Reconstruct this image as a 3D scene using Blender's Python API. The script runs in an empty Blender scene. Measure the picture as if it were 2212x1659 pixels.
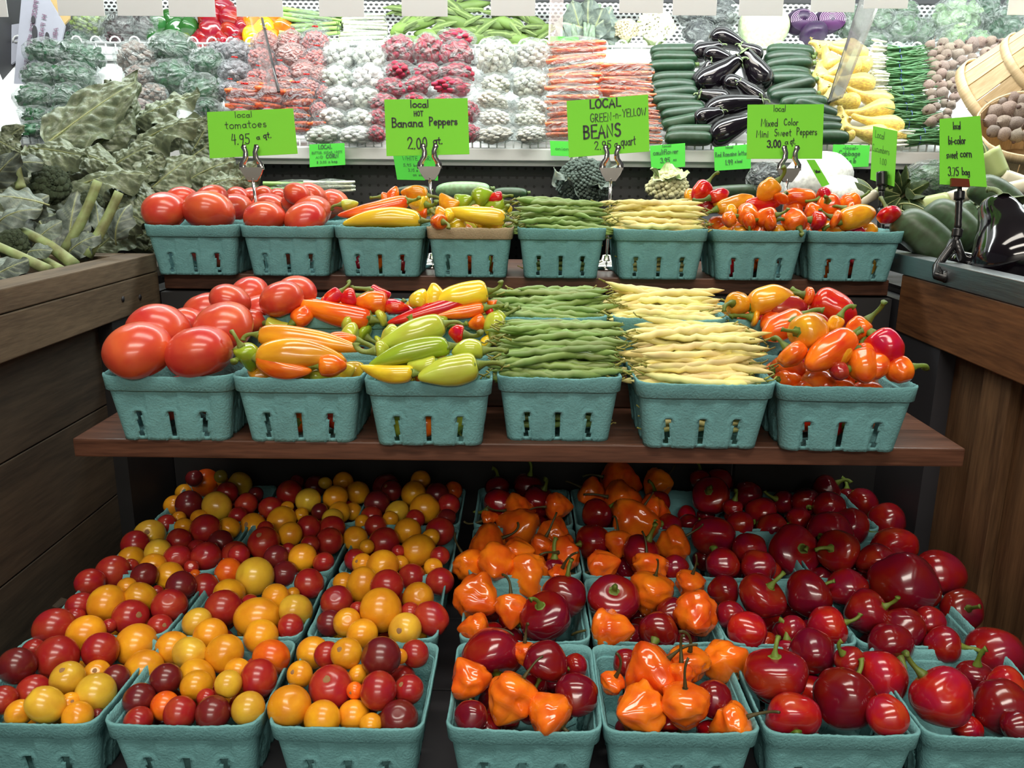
import bpy, bmesh, math, random
import numpy as np
from mathutils import Vector, Matrix, Quaternion, noise
random.seed(7); rng = np.random.default_rng(7)
scene = bpy.context.scene
COL = scene.collection
PI = math.pi

# ------------------------------------------------------------------ camera
IMW, IMH, FPX = 2212, 1659, 1789.0
CAM_H = 1.35
YAW, PITCH, ROLL = (math.radians(v) for v in (0.5, 14.5, 0.5))
FWD = Vector((-math.sin(YAW)*math.cos(PITCH), math.cos(YAW)*math.cos(PITCH), -math.sin(PITCH)))
_r = Vector((math.cos(YAW), math.sin(YAW), 0)); _u = _r.cross(FWD)
RIGHT = _r*math.cos(ROLL) + _u*math.sin(ROLL)
UP = _u*math.cos(ROLL) - _r*math.sin(ROLL)
CAM = Vector((0, 0, CAM_H))
cam_data = bpy.data.cameras.new('camera'); cam = bpy.data.objects.new('camera', cam_data)
COL.objects.link(cam); scene.camera = cam
cam_data.sensor_width = 36.0; cam_data.lens = 36.0*FPX/IMW; cam_data.clip_start = 0.02; cam_data.clip_end = 60
cam.matrix_world = Matrix(((RIGHT.x, UP.x, -FWD.x, CAM.x), (RIGHT.y, UP.y, -FWD.y, CAM.y), (RIGHT.z, UP.z, -FWD.z, CAM.z), (0, 0, 0, 1)))
cam_data.dof.use_dof = False

# ------------------------------------------------------------------ world, lamps, exposure
world = bpy.data.worlds.new('store'); scene.world = world; world.use_nodes = True
world.node_tree.nodes['Background'].inputs[0].default_value = (0.95, 0.97, 1.0, 1)
world.node_tree.nodes['Background'].inputs[1].default_value = 0.10
def area(name, loc, size, power, color, rot=(0, 0, 0)):
    d = bpy.data.lights.new(name, 'AREA'); d.shape = 'RECTANGLE'; d.size, d.size_y = size
    d.energy = power; d.color = color
    o = bpy.data.objects.new(name, d); o.location = loc; o.rotation_euler = rot; COL.objects.link(o); return o
WARM = (1.0, 0.93, 0.82); COOL = (0.93, 1.0, 0.98)
area('ceiling_fluorescent_lamp', (0.05, 0.95, 3.3), (1.8, 0.45), 28, WARM)
area('ceiling_fluorescent_lamp', (-0.1, -0.6, 3.3), (1.8, 0.5), 44, WARM)
area('ceiling_fluorescent_lamp', (0.0, -3.3, 3.3), (3.0, 0.7), 125, WARM)
area('case_canopy_lamp', (0.1, 1.96, 2.3), (3.6, 0.18), 56, COOL, (math.radians(24), 0, 0))
area('case_back_lamp', (0.1, 2.5, 2.15), (3.6, 0.10), 5, COOL)
cy = scene.cycles
cy.max_bounces, cy.diffuse_bounces, cy.glossy_bounces, cy.transmission_bounces, cy.transparent_max_bounces = 5, 3, 3, 2, 6
cy.caustics_reflective = cy.caustics_refractive = False
cy.use_adaptive_sampling = True; cy.adaptive_threshold = 0.03
vs = scene.view_settings
vs.view_transform = 'Standard'; vs.look = 'None'; vs.gamma = 1.0; vs.use_curve_mapping = False
vs.exposure = 0.0

# ------------------------------------------------------------------ helpers
def ray(px, py):
    return RIGHT*((px-IMW/2)/FPX) - UP*((py-IMH/2)/FPX) + FWD
def atc(px, py, zc): return CAM + ray(px, py)*zc
def atY(px, py, y): d = ray(px, py); return CAM + d*(y/d.y)
def atZ(px, py, z): d = ray(px, py); return CAM + d*((z-CAM_H)/d.z)
def atX(px, py, x): d = ray(px, py); return CAM + d*(x/d.x)
def proj(p):
    d = Vector(p)-CAM; z = d.dot(FWD)
    return IMW/2 + FPX*d.dot(RIGHT)/z, IMH/2 - FPX*d.dot(UP)/z, z

def mesh(verts, faces, smooth=True, name='m'):
    me = bpy.data.meshes.new(name); me.from_pydata([tuple(v) for v in verts], [], faces)
    if smooth: me.polygons.foreach_set('use_smooth', [True]*len(me.polygons))
    me.update(); return me
def obj(name, me, mat=None, parent=None, loc=None, color=None):
    o = bpy.data.objects.new(name, me)
    if mat is not None and me is not None and len(me.materials) == 0: me.materials.append(mat)
    COL.objects.link(o)
    if parent is not None: o.parent = parent
    if loc is not None: o.location = loc
    if color is not None: o.color = (*color, 1)
    return o
def empty(name, loc=(0, 0, 0)):
    o = bpy.data.objects.new(name, None); o.empty_display_size = 0.02; COL.objects.link(o); o.location = loc; return o
def tag(o, label=None, cat=None, group=None, kind=None):
    if label: o['label'] = label
    if cat: o['category'] = cat
    if group: o['group'] = group
    if kind: o['kind'] = kind
    return o

class MB:
    def __init__(s): s.v = []; s.f = []
    def add(s, v, f):
        b = len(s.v); s.v += [tuple(p) for p in v]; s.f += [tuple(i+b for i in q) for q in f]; return s
    def box(s, x0, x1, y0, y1, z0, z1):
        v = [(x0,y0,z0),(x1,y0,z0),(x1,y1,z0),(x0,y1,z0),(x0,y0,z1),(x1,y0,z1),(x1,y1,z1),(x0,y1,z1)]
        return s.add(v, [(3,2,1,0),(4,5,6,7),(0,1,5,4),(1,2,6,5),(2,3,7,6),(3,0,4,7)])
    def mesh(s, smooth=True): return mesh(s.v, s.f, smooth)
def boxmesh(x0, x1, y0, y1, z0, z1, bevel=0.0):
    me = MB().box(x0, x1, y0, y1, z0, z1).mesh(False)
    if bevel > 0:
        bm = bmesh.new(); bm.from_mesh(me)
        bmesh.ops.bevel(bm, geom=bm.edges[:], offset=bevel, segments=2, profile=0.6, affect='EDGES')
        bm.to_mesh(me); bm.free()
    return me
def frame(t, ref=None):
    t = Vector(t).normalized()
    if ref is None: ref = Vector((0, 0, 1)) if abs(t.z) < 0.9 else Vector((1, 0, 0))
    n = (ref - t*ref.dot(t)).normalized(); return t, n, t.cross(n)
def sweep(pts, rad, seg=12, shape=None, cap=True, ref=None):
    """tube along pts; rad list; shape(i,t,a)->multiplier"""
    pts = [Vector(p) for p in pts]; n = len(pts); V = []; F = []
    prev = ref
    for i, p in enumerate(pts):
        t = pts[min(i+1, n-1)] - pts[max(i-1, 0)]
        t, nn, bb = frame(t, prev); prev = nn
        for j in range(seg):
            a = 2*PI*j/seg; r = rad[i]*(shape(i, i/(n-1), a) if shape else 1)
            V.append(p + nn*(r*math.cos(a)) + bb*(r*math.sin(a)))
    for i in range(n-1):
        for j in range(seg):
            k = (j+1) % seg
            F.append((i*seg+j, i*seg+k, (i+1)*seg+k, (i+1)*seg+j))
    if cap:
        F.append(tuple(reversed(range(seg)))); F.append(tuple((n-1)*seg+j for j in range(seg)))
    return V, F
def sphere(fn, nu=24, nv=14):
    """fn(theta 0..pi from +z, phi)->(x,y,z)"""
    V = [fn(0.0, 0.0)]; F = []
    for i in range(1, nv):
        for j in range(nu): V.append(fn(PI*i/nv, 2*PI*j/nu))
    V.append(fn(PI, 0.0)); L = len(V)-1
    for j in range(nu):
        k = (j+1) % nu
        F.append((0, 1+j, 1+k)); F.append((L, L-nu+k, L-nu+j))
        for i in range(nv-2):
            a = 1+i*nu; F.append((a+j, a+nu+j, a+nu+k, a+k))
    return V, F
def ico(sub=2):
    bm = bmesh.new(); bmesh.ops.create_icosphere(bm, subdivisions=sub, radius=1.0)
    v = [x.co.copy() for x in bm.verts]; f = [tuple(q.index for q in p.verts) for p in bm.faces]; bm.free(); return v, f
ICO1, ICO2, ICO3, ICO4 = ico(1), ico(2), ico(3), ico(4)
def nz(p, s=1.0, o=0.0): return noise.noise(Vector(p)*s + Vector((o, o*1.7, o*0.6)))
def smoothstep(a, b, x):
    t = min(1, max(0, (x-a)/(b-a))); return t*t*(3-2*t)
def orient(o, zdir, roll=0.0, ref=None):
    z, n, b = frame(zdir, ref)
    m = Matrix(((n.x, b.x, z.x), (n.y, b.y, z.y), (n.z, b.z, z.z)))
    o.rotation_mode = 'QUATERNION'
    o.rotation_quaternion = (m.to_quaternion() @ Quaternion((0, 0, 1), roll))
ORD = ['first','second','third','fourth','fifth','sixth','seventh','eighth','ninth','tenth','eleventh','twelfth','thirteenth','fourteenth','fifteenth','sixteenth','seventeenth','eighteenth','nineteenth','twentieth',
       'twenty-first','twenty-second','twenty-third','twenty-fourth','twenty-fifth','twenty-sixth','twenty-seventh','twenty-eighth','twenty-ninth','thirtieth']
_t = ['thirty', 'forty', 'fifty', 'sixty', 'seventy']
for _a in _t: ORD += [_a+'-'+ORD[k] for k in range(9)] if _a == 'thirty' else [_a[:-1]+'ieth']+[_a+'-'+ORD[k] for k in range(9)]
def ordw(k, n, way='left', other='right'):
    if n == 1: return ''
    if k == 0: return way+'most' if way != 'top' else 'topmost'
    if k == n-1: return other+'most' if other != 'bottom' else 'lowest'
    return ORD[k] + ' from ' + way

# ------------------------------------------------------------------ materials
MATS = {}
def lin(c):
    return tuple(((v/255)/12.92 if v/255 <= 0.04045 else ((v/255+0.055)/1.055)**2.4) for v in c)
def newmat(name):
    m = bpy.data.materials.new(name); m.use_nodes = True; nt = m.node_tree
    b = nt.nodes['Principled BSDF']; MATS[name] = m; return m, nt, b
def nd(nt, t, **kw):
    n = nt.nodes.new(t)
    for k, v in kw.items(): setattr(n, k, v)
    return n
def plain(name, rgb, rough=0.5, metal=0.0, bump=0.0, bscale=200, var=0.0, vscale=20, coat=0.0, coord='Object', stretch=(1, 1, 1), spec=0.5):
    m, nt, b = newmat(name)
    b.inputs['Base Color'].default_value = (*rgb, 1); b.inputs['Roughness'].default_value = rough; b.inputs['Metallic'].default_value = metal
    b.inputs['Coat Weight'].default_value = coat; b.inputs['Specular IOR Level'].default_value = spec
    tc = nd(nt, 'ShaderNodeTexCoord'); mp = nd(nt, 'ShaderNodeMapping'); nt.links.new(tc.outputs[coord], mp.inputs[0]); mp.inputs['Scale'].default_value = stretch
    if var:
        n = nd(nt, 'ShaderNodeTexNoise'); n.inputs['Scale'].default_value = vscale; n.inputs['Detail'].default_value = 5
        nt.links.new(mp.outputs[0], n.inputs['Vector'])
        r = nd(nt, 'ShaderNodeValToRGB'); r.color_ramp.elements[0].position = 0.3; r.color_ramp.elements[1].position = 0.7
        r.color_ramp.elements[0].color = (*[c*(1-var) for c in rgb], 1); r.color_ramp.elements[1].color = (*[min(1, c*(1+var)) for c in rgb], 1)
        nt.links.new(n.outputs['Fac'], r.inputs[0]); nt.links.new(r.outputs[0], b.inputs['Base Color'])
    if bump:
        n2 = nd(nt, 'ShaderNodeTexNoise'); n2.inputs['Scale'].default_value = bscale; n2.inputs['Detail'].default_value = 4
        nt.links.new(mp.outputs[0], n2.inputs['Vector'])
        bp = nd(nt, 'ShaderNodeBump'); bp.inputs['Strength'].default_value = bump; bp.inputs['Distance'].default_value = 0.002
        nt.links.new(n2.outputs['Fac'], bp.inputs['Height']); nt.links.new(bp.outputs[0], b.inputs['Normal'])
    return m
def produce(name, rough=0.2, var=0.25, vscale=2.5, speck=0.0, coat=0.0, second=None, bump=0.0, bscale=6):
    """colour comes from the object's own colour"""
    m, nt, b = newmat(name)
    oi = nd(nt, 'ShaderNodeObjectInfo'); tc = nd(nt, 'ShaderNodeTexCoord')
    n = nd(nt, 'ShaderNodeTexNoise'); n.inputs['Scale'].default_value = vscale; n.inputs['Detail'].default_value = 3
    add = nd(nt, 'ShaderNodeVectorMath', operation='ADD'); nt.links.new(tc.outputs['Object'], add.inputs[0])
    cmb = nd(nt, 'ShaderNodeCombineXYZ')
    mul = nd(nt, 'ShaderNodeMath', operation='MULTIPLY'); mul.inputs[1].default_value = 37.0
    nt.links.new(oi.outputs['Random'], mul.inputs[0]); nt.links.new(mul.outputs[0], cmb.inputs[0]); nt.links.new(cmb.outputs[0], add.inputs[1])
    nt.links.new(add.outputs[0], n.inputs['Vector'])
    hs = nd(nt, 'ShaderNodeHueSaturation'); nt.links.new(oi.outputs['Color'], hs.inputs['Color'])
    mr = nd(nt, 'ShaderNodeMapRange'); mr.inputs['From Min'].default_value = 0.3; mr.inputs['From Max'].default_value = 0.7
    mr.inputs['To Min'].default_value = 1-var; mr.inputs['To Max'].default_value = 1+var*0.6
    nt.links.new(n.outputs['Fac'], mr.inputs['Value']); nt.links.new(mr.outputs[0], hs.inputs['Value'])
    hr = nd(nt, 'ShaderNodeMapRange'); hr.inputs['From Min'].default_value = 0.3; hr.inputs['From Max'].default_value = 0.7
    hr.inputs['To Min'].default_value = 0.5-0.02*var*4; hr.inputs['To Max'].default_value = 0.5+0.015*var*4
    nt.links.new(n.outputs['Fac'], hr.inputs['Value']); nt.links.new(hr.outputs[0], hs.inputs['Hue'])
    out = hs.outputs[0]
    if speck:
        v = nd(nt, 'ShaderNodeTexVoronoi'); v.inputs['Scale'].default_value = 26; nt.links.new(add.outputs[0], v.inputs['Vector'])
        rr = nd(nt, 'ShaderNodeValToRGB'); rr.color_ramp.elements[0].position = 0.05; rr.color_ramp.elements[1].position = 0.16
        rr.color_ramp.elements[0].color = (speck, speck, speck, 1); rr.color_ramp.elements[1].color = (0, 0, 0, 1)
        nt.links.new(v.outputs['Distance'], rr.inputs[0])
        mx = nd(nt, 'ShaderNodeMixRGB'); nt.links.new(rr.outputs[0], mx.inputs[0]); nt.links.new(out, mx.inputs[1]); mx.inputs[2].default_value = (0.6, 0.55, 0.3, 1); out = mx.outputs[0]
    nt.links.new(out, b.inputs['Base Color'])
    b.inputs['Roughness'].default_value = rough; b.inputs['Coat Weight'].default_value = coat; b.inputs['Coat Roughness'].default_value = 0.08
    if bump:
        n2 = nd(nt, 'ShaderNodeTexNoise'); n2.inputs['Scale'].default_value = bscale; n2.inputs['Detail'].default_value = 3
        nt.links.new(add.outputs[0], n2.inputs['Vector'])
        bp = nd(nt, 'ShaderNodeBump'); bp.inputs['Strength'].default_value = bump; bp.inputs['Distance'].default_value = 0.1
        nt.links.new(n2.outputs['Fac'], bp.inputs['Height']); nt.links.new(bp.outputs[0], b.inputs['Normal'])
    return m
def wood(name, c1, c2, axis='X', scale=6, rough=0.4, bump=0.25, fine=1.0):
    m, nt, b = newmat(name)
    tc = nd(nt, 'ShaderNodeTexCoord'); mp = nd(nt, 'ShaderNodeMapping'); nt.links.new(tc.outputs['Object'], mp.inputs[0])
    mp.inputs['Scale'].default_value = {'X': (0.7, 9, 9), 'Y': (9, 0.7, 9), 'Z': (9, 9, 0.7)}[axis]
    oi = nd(nt, 'ShaderNodeObjectInfo'); ad = nd(nt, 'ShaderNodeVectorMath', operation='ADD'); nt.links.new(mp.outputs[0], ad.inputs[0])
    mu = nd(nt, 'ShaderNodeVectorMath', operation='SCALE'); mu.inputs[0].default_value = (13, 7, 5); nt.links.new(oi.outputs['Random'], mu.inputs['Scale']); nt.links.new(mu.outputs[0], ad.inputs[1])
    n = nd(nt, 'ShaderNodeTexNoise'); n.inputs['Scale'].default_value = scale; n.inputs['Detail'].default_value = 8; n.inputs['Distortion'].default_value = 0.6
    nt.links.new(ad.outputs[0], n.inputs['Vector'])
    n3 = nd(nt, 'ShaderNodeTexNoise'); n3.inputs['Scale'].default_value = scale*7*fine; n3.inputs['Detail'].default_value = 4; nt.links.new(ad.outputs[0], n3.inputs['Vector'])
    mix = nd(nt, 'ShaderNodeMath', operation='MULTIPLY_ADD'); mix.inputs[1].default_value = 0.45; nt.links.new(n3.outputs['Fac'], mix.inputs[0])
    sc = nd(nt, 'ShaderNodeMath', operation='MULTIPLY'); sc.inputs[1].default_value = 0.6; nt.links.new(n.outputs['Fac'], sc.inputs[0]); nt.links.new(sc.outputs[0], mix.inputs[2])
    r = nd(nt, 'ShaderNodeValToRGB'); r.color_ramp.elements[0].position = 0.36; r.color_ramp.elements[1].position = 0.68
    r.color_ramp.elements[0].color = (*c1, 1); r.color_ramp.elements[1].color = (*c2, 1)
    nt.links.new(mix.outputs[0], r.inputs[0]); nt.links.new(r.outputs[0], b.inputs['Base Color'])
    b.inputs['Roughness'].default_value = rough
    bp = nd(nt, 'ShaderNodeBump'); bp.inputs['Strength'].default_value = bump; bp.inputs['Distance'].default_value = 0.001
    nt.links.new(mix.outputs[0], bp.inputs['Height']); nt.links.new(bp.outputs[0], b.inputs['Normal'])
    return m
def film(name, tint=(1, 1, 1), fac=0.22, wr=9, rough=0.12):
    """thin crinkled plastic"""
    m, nt, b = newmat(name); out = nt.nodes['Material Output']
    tc = nd(nt, 'ShaderNodeTexCoord'); oi = nd(nt, 'ShaderNodeObjectInfo')
    sc = nd(nt, 'ShaderNodeVectorMath', operation='SCALE'); sc.inputs[0].default_value = (31, 17, 23); nt.links.new(oi.outputs['Random'], sc.inputs['Scale'])
    ad = nd(nt, 'ShaderNodeVectorMath', operation='ADD'); nt.links.new(tc.outputs['Object'], ad.inputs[0]); nt.links.new(sc.outputs[0], ad.inputs[1])
    n = nd(nt, 'ShaderNodeTexVoronoi', feature='DISTANCE_TO_EDGE'); n.inputs['Scale'].default_value = wr*0.35
    n2 = nd(nt, 'ShaderNodeTexNoise'); n2.inputs['Scale'].default_value = wr*0.3; n2.inputs['Detail'].default_value = 4; n2.inputs['Distortion'].default_value = 1.5
    nt.links.new(ad.outputs[0], n2.inputs['Vector']); nt.links.new(n2.outputs['Color'], n.inputs['Vector'])
    nt.links.new(ad.outputs[0], n2.inputs['Vector'])
    bp = nd(nt, 'ShaderNodeBump'); bp.inputs['Strength'].default_value = 0.9; bp.inputs['Distance'].default_value = 0.25
    nt.links.new(n2.outputs['Fac'], bp.inputs['Height'])
    b.inputs['Base Color'].default_value = (*tint, 1); b.inputs['Roughness'].default_value = rough; nt.links.new(bp.outputs[0], b.inputs['Normal'])
    b.inputs['Specular IOR Level'].default_value = 0.8
    tr = nd(nt, 'ShaderNodeBsdfTransparent'); tr.inputs[0].default_value = (*[min(1, 0.75+0.25*t) for t in tint], 1)
    mr = nd(nt, 'ShaderNodeMapRange'); mr.inputs['From Min'].default_value = 0.35; mr.inputs['From Max'].default_value = 0.7
    mr.inputs['To Min'].default_value = fac*0.5; mr.inputs['To Max'].default_value = min(0.9, fac*1.9)
    nt.links.new(n2.outputs['Fac'], mr.inputs['Value'])
    mx = nd(nt, 'ShaderNodeMixShader'); nt.links.new(mr.outputs[0], mx.inputs[0]); nt.links.new(tr.outputs[0], mx.inputs[1]); nt.links.new(b.outputs[0], mx.inputs[2])
    nt.links.new(mx.outputs[0], out.inputs['Surface'])
    return m

M_PULP = plain('teal_pulp', lin((112, 166, 168)), 0.9, bump=0.5, bscale=420, var=0.10, vscale=30, spec=0.2)
M_PULPB = plain('beige_pulp', lin((176, 160, 132)), 0.9, bump=0.5, bscale=420, var=0.08, vscale=30, spec=0.2)
M_WALNUT = wood('walnut', lin((58, 36, 27)), lin((106, 70, 53)), 'X', 5, 0.35)
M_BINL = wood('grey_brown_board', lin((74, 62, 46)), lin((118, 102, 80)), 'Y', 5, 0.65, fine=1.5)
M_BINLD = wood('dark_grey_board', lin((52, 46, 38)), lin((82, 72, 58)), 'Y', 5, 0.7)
M_BINR = wood('brown_oak', lin((72, 42, 22)), lin((128, 84, 50)), 'Y', 5, 0.5)
M_BINRV = wood('brown_oak_upright', lin((78, 54, 34)), lin((122, 90, 60)), 'Z', 5, 0.55)
M_BLACK = plain('black_board', (0.012, 0.012, 0.013), 0.6, var=0.2)
M_DARK = plain('dark_laminate', (0.03, 0.03, 0.035), 0.5, var=0.2, vscale=6)
M_STEEL = plain('brushed_steel', (0.42, 0.45, 0.47), 0.32, 0.95, bump=0.15, bscale=300, var=0.12, vscale=8, stretch=(1, 0.05, 1))
M_CHROME = plain('polished_metal', (0.75, 0.72, 0.68), 0.12, 1.0)
M_GLOSSBLK = plain('black_plastic', (0.012, 0.012, 0.013), 0.25, var=0.1)
M_WHITE = plain('white_enamel', (0.82, 0.84, 0.84), 0.35, var=0.03)
M_PAPERG = plain('lime_green_card', lin((132, 226, 60)), 0.75, var=0.02, vscale=4, bump=0.05, bscale=600)
M_PAPERG2 = plain('bright_green_card', lin((96, 228, 80)), 0.75, var=0.02, vscale=4)
M_PAPERW = plain('white_card', (0.9, 0.9, 0.9), 0.8)
for _m, _c in ((M_PAPERG, lin((140, 232, 60))), (M_PAPERG2, lin((104, 236, 90))), (M_PAPERW, (.95, .95, .95))):
    _nt = _m.node_tree; _o = _nt.nodes['Material Output']; _t = nd(_nt, 'ShaderNodeBsdfTranslucent'); _t.inputs[0].default_value = (*_c, 1)
    _x = nd(_nt, 'ShaderNodeMixShader'); _x.inputs[0].default_value = .38 if _m is not M_PAPERG else .22
    _nt.links.new(_nt.nodes['Principled BSDF'].outputs[0], _x.inputs[1]); _nt.links.new(_t.outputs[0], _x.inputs[2]); _nt.links.new(_x.outputs[0], _o.inputs['Surface'])
M_INK = plain('black_marker_ink', (0.012, 0.012, 0.015), 0.6)
M_INKG = plain('faded_green_ink', lin((40, 96, 48)), 0.7)
M_PEG = None
M_FRUIT = produce('glossy_produce_skin', 0.17, 0.22, 1.3, coat=0.25)
M_TOM = produce('tomato_skin', 0.25, 0.14, 1.0, speck=0.0, coat=0.15)
M_PEP = produce('pepper_skin', 0.18, 0.22, 0.9, coat=0.4)
M_HAB = produce('habanero_skin', 0.16, 0.16, 1.0, coat=0.45)
M_BEAN = produce('bean_skin', 0.45, 0.22, 30.0)
M_STEM = produce('green_stem', 0.55, 0.45, 60.0)
M_SCAR = plain('dry_scar', lin((150, 112, 74)), 0.9, var=0.4, vscale=300)
M_MATTE = produce('matte_vegetable', 0.75, 0.35, 9.0, bump=0.3, bscale=30)
M_WAXY = produce('waxy_vegetable', 0.38, 0.30, 7.0)
# ------------------------------------------------------------------ the setting
def dots(name, base, dot, pitch, rad, rough=0.5, plane='XZ', stagger=True, metal=0.0, stretch=1.0):
    m, nt, b = newmat(name); tc = nd(nt, 'ShaderNodeTexCoord'); sp = nd(nt, 'ShaderNodeSeparateXYZ'); nt.links.new(tc.outputs['Object'], sp.inputs[0])
    def mth(op, a, bb=None):
        n = nd(nt, 'ShaderNodeMath', operation=op)
        for i, v in enumerate((a, bb)):
            if v is None: continue
            if isinstance(v, (int, float)): n.inputs[i].default_value = v
            else: nt.links.new(v, n.inputs[i])
        return n.outputs[0]
    u = mth('DIVIDE', sp.outputs[plane[0]], pitch*stretch); v = mth('DIVIDE', sp.outputs[plane[1]], pitch)
    if stagger:
        row = mth('FLOOR', v); par = mth('MODULO', row, 2.0); u = mth('ADD', u, mth('MULTIPLY', par, 0.5))
    fu = mth('SUBTRACT', mth('FRACT', u), 0.5); fv = mth('SUBTRACT', mth('FRACT', v), 0.5)
    d = mth('SQRT', mth('ADD', mth('MULTIPLY', fu, fu), mth('MULTIPLY', fv, fv)))
    g = mth('LESS_THAN', d, rad)
    mx = nd(nt, 'ShaderNodeMixRGB'); nt.links.new(g, mx.inputs[0]); mx.inputs[1].default_value = (*base, 1); mx.inputs[2].default_value = (*dot, 1)
    nt.links.new(mx.outputs[0], b.inputs['Base Color']); b.inputs['Roughness'].default_value = rough; b.inputs['Metallic'].default_value = metal
    return m
M_PERF = dots('perforated_white_metal', (0.75, 0.78, 0.78), (0.03, 0.03, 0.03), 0.011, 0.33, stretch=1.6)
M_PEG = dots('dark_pegboard', (0.06, 0.06, 0.065), (0.005, 0.005, 0.005), 0.022, 0.16, 0.45, stagger=False)
M_FLOOR = plain('dark_store_floor', (0.07, 0.065, 0.06), 0.4, var=0.2, vscale=2)
M_WALL = plain('store_wall', (0.5, 0.5, 0.48), 0.8, var=0.03)
M_CEIL = plain('store_ceiling', (0.55, 0.55, 0.53), 0.9)
S1, S2, S0 = CAM_H-0.158, CAM_H-0.2885, CAM_H-0.556   # shelf tops: upper, middle, tray
tag(obj('floor', boxmesh(-4, 4, -4, 4, -0.05, 0), M_FLOOR), 'dark store floor', kind='structure')
tag(obj('ceiling', boxmesh(-4, 4, -4, 4, 3.5, 3.55), M_CEIL), 'pale store ceiling', kind='structure')
tag(obj('wall_back', boxmesh(-4, 4, 3.2, 3.25, 0, 3.5), M_WALL), 'store wall behind the cooler', kind='structure')
tag(obj('wall_front', boxmesh(-4, 4, -4.05, -4, 0, 3.5), M_WALL), 'store wall opposite', kind='structure')

# --- stepped stand between the two bins
XL, XR = -0.55, 0.565
stand = tag(empty('stepped_display_stand', (0, 1.15, 0)), 'black stepped produce stand with panelled back between two wooden bins', 'display stand')
def part(name, me, mat, parent, color=None):
    o = obj(name, me, mat, parent, color=color)
    o.location = -Vector(parent.location) if parent.type == 'EMPTY' else Vector((0, 0, 0))
    return o
part('lower_back_panel', boxmesh(-0.55, 0.34, 1.245, 1.262, 0.4, S2-0.022), M_BLACK, stand)
part('lower_back_panel', boxmesh(0.345, 0.57, 1.245, 1.262, 0.4, S2-0.022), M_BLACK, stand)
part('upper_back_panel', boxmesh(-0.545, 0.56, 1.245, 1.262, S2+0.002, S1-0.026), M_BLACK, stand)
part('side_panel', boxmesh(-0.585, -0.552, 1.10, 1.50, 0.2, S1-0.026), M_BLACK, stand)
part('side_panel', boxmesh(0.568, 0.60, 1.10, 1.50, 0.2, S1-0.026), M_DARK, stand)
def shelf(name, x0, x1, y0, y1, z, t, label, mat=M_WALNUT):
    return tag(obj(name, boxmesh(x0, x1, y0, y1, z-t, z, 0.0018), mat), label, 'shelf')
pa = atZ(160, 945, S2); pb = atZ(2090, 972, S2)
y2f = (pa.y+pb.y)/2
shelf('shelf_board', pa.x, pb.x, y2f, 1.235, S2, 0.021, 'walnut middle shelf board carrying the large tomatoes and beans')
STEP = 0.038
shelf('step_board', -0.46, 0.455, 1.0, 1.17, S2+STEP, STEP-0.0005, 'walnut riser board under the rear baskets of the middle shelf')
pc = atZ(320, 592, S1); pd = atZ(1965, 603, S1)
shelf('shelf_board', XL+0.002, XR-0.002, (pc.y+pd.y)/2, 1.52, S1, 0.024, 'walnut top shelf board holding eight small baskets in a row')
t_ = empty('display_tray', (0, 0.9, S0)); tag(t_, 'dark slatted tray under the cherry tomato and cherry pepper baskets', 'tray')
for k in range(5):
    part('tray_board', boxmesh(-0.545, 0.56, 0.50+k*0.15, 0.648+k*0.15, S0-0.018, S0, 0.001), M_DARK if k else M_DARK, t_)
part('front_lip', boxmesh(-0.545, 0.56, 0.485, 0.498, S0-0.05, S0+0.012, 0.001), M_DARK, t_)
part('tray_base', boxmesh(-0.54, 0.555, 0.52, 1.24, 0.0, S0-0.02), M_BLACK, t_)

# --- left bin
zl = [atX(160, 588, XL).z, atX(160, 636, XL).z, atX(146, 732, XL).z]
XLr = XL-0.022
zs = [atX(125, 934, XLr).z, atX(126, 1170, XLr).z]
xin = atZ(0, 604, zl[0]).x
lb = tag(empty('wooden_bin', (XL-0.2, 0.9, 0)), 'grey-brown wooden bin of broccoli and collards with horizontal boards', 'bin')
yb0, yb1 = -0.2, 1.135
yc = atX(318, 548, XL).y
part('rim_board', boxmesh(xin, XL, yb0, yc+0.03, zl[1]+0.0006, zl[0], 0.0015), M_BINL, lb)
part('rim_board', boxmesh(XL-0.9, xin-0.001, yc-0.015, yc+0.03, zl[1]+0.0006, zl[0], 0.0015), M_BINL, lb)
part('face_board', boxmesh(XL-0.03, XL, yb0, yc+0.03, zl[2], zl[1]-0.0006, 0.0015), M_BINL, lb)
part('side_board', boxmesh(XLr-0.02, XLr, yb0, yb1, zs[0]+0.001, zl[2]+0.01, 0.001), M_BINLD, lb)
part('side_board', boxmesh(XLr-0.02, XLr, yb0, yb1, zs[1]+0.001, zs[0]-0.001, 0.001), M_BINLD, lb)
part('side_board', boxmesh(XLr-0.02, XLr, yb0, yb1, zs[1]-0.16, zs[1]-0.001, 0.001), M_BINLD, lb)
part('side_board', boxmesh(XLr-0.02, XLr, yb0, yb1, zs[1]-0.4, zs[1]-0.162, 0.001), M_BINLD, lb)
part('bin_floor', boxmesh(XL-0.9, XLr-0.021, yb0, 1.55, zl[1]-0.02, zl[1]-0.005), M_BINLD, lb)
for px, py in ((265, 646), (302, 642)):
    p = atX(px, py, XL); V, F = sweep([(p.x, p.y, p.z), (p.x+0.001, p.y, p.z)], [0.004, 0.004], 10)
    part('peg', mesh(V, F), M_DARK, lb)
A = atX(155, 1297, XL-0.005); B = atZ(-160, 1206, A.z)
dirv = (B-A).normalized(); nrm = Vector((-dirv.y, dirv.x, 0))*0.02
V = [A, B, B+nrm, A+nrm]; V = V + [v-Vector((0, 0, 0.6)) for v in V]
part('base_panel', mesh(V, [(0,1,2,3),(7,6,5,4),(0,4,5,1),(1,5,6,2),(2,6,7,3),(3,7,4,0)], False), M_BINLD, lb)

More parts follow.
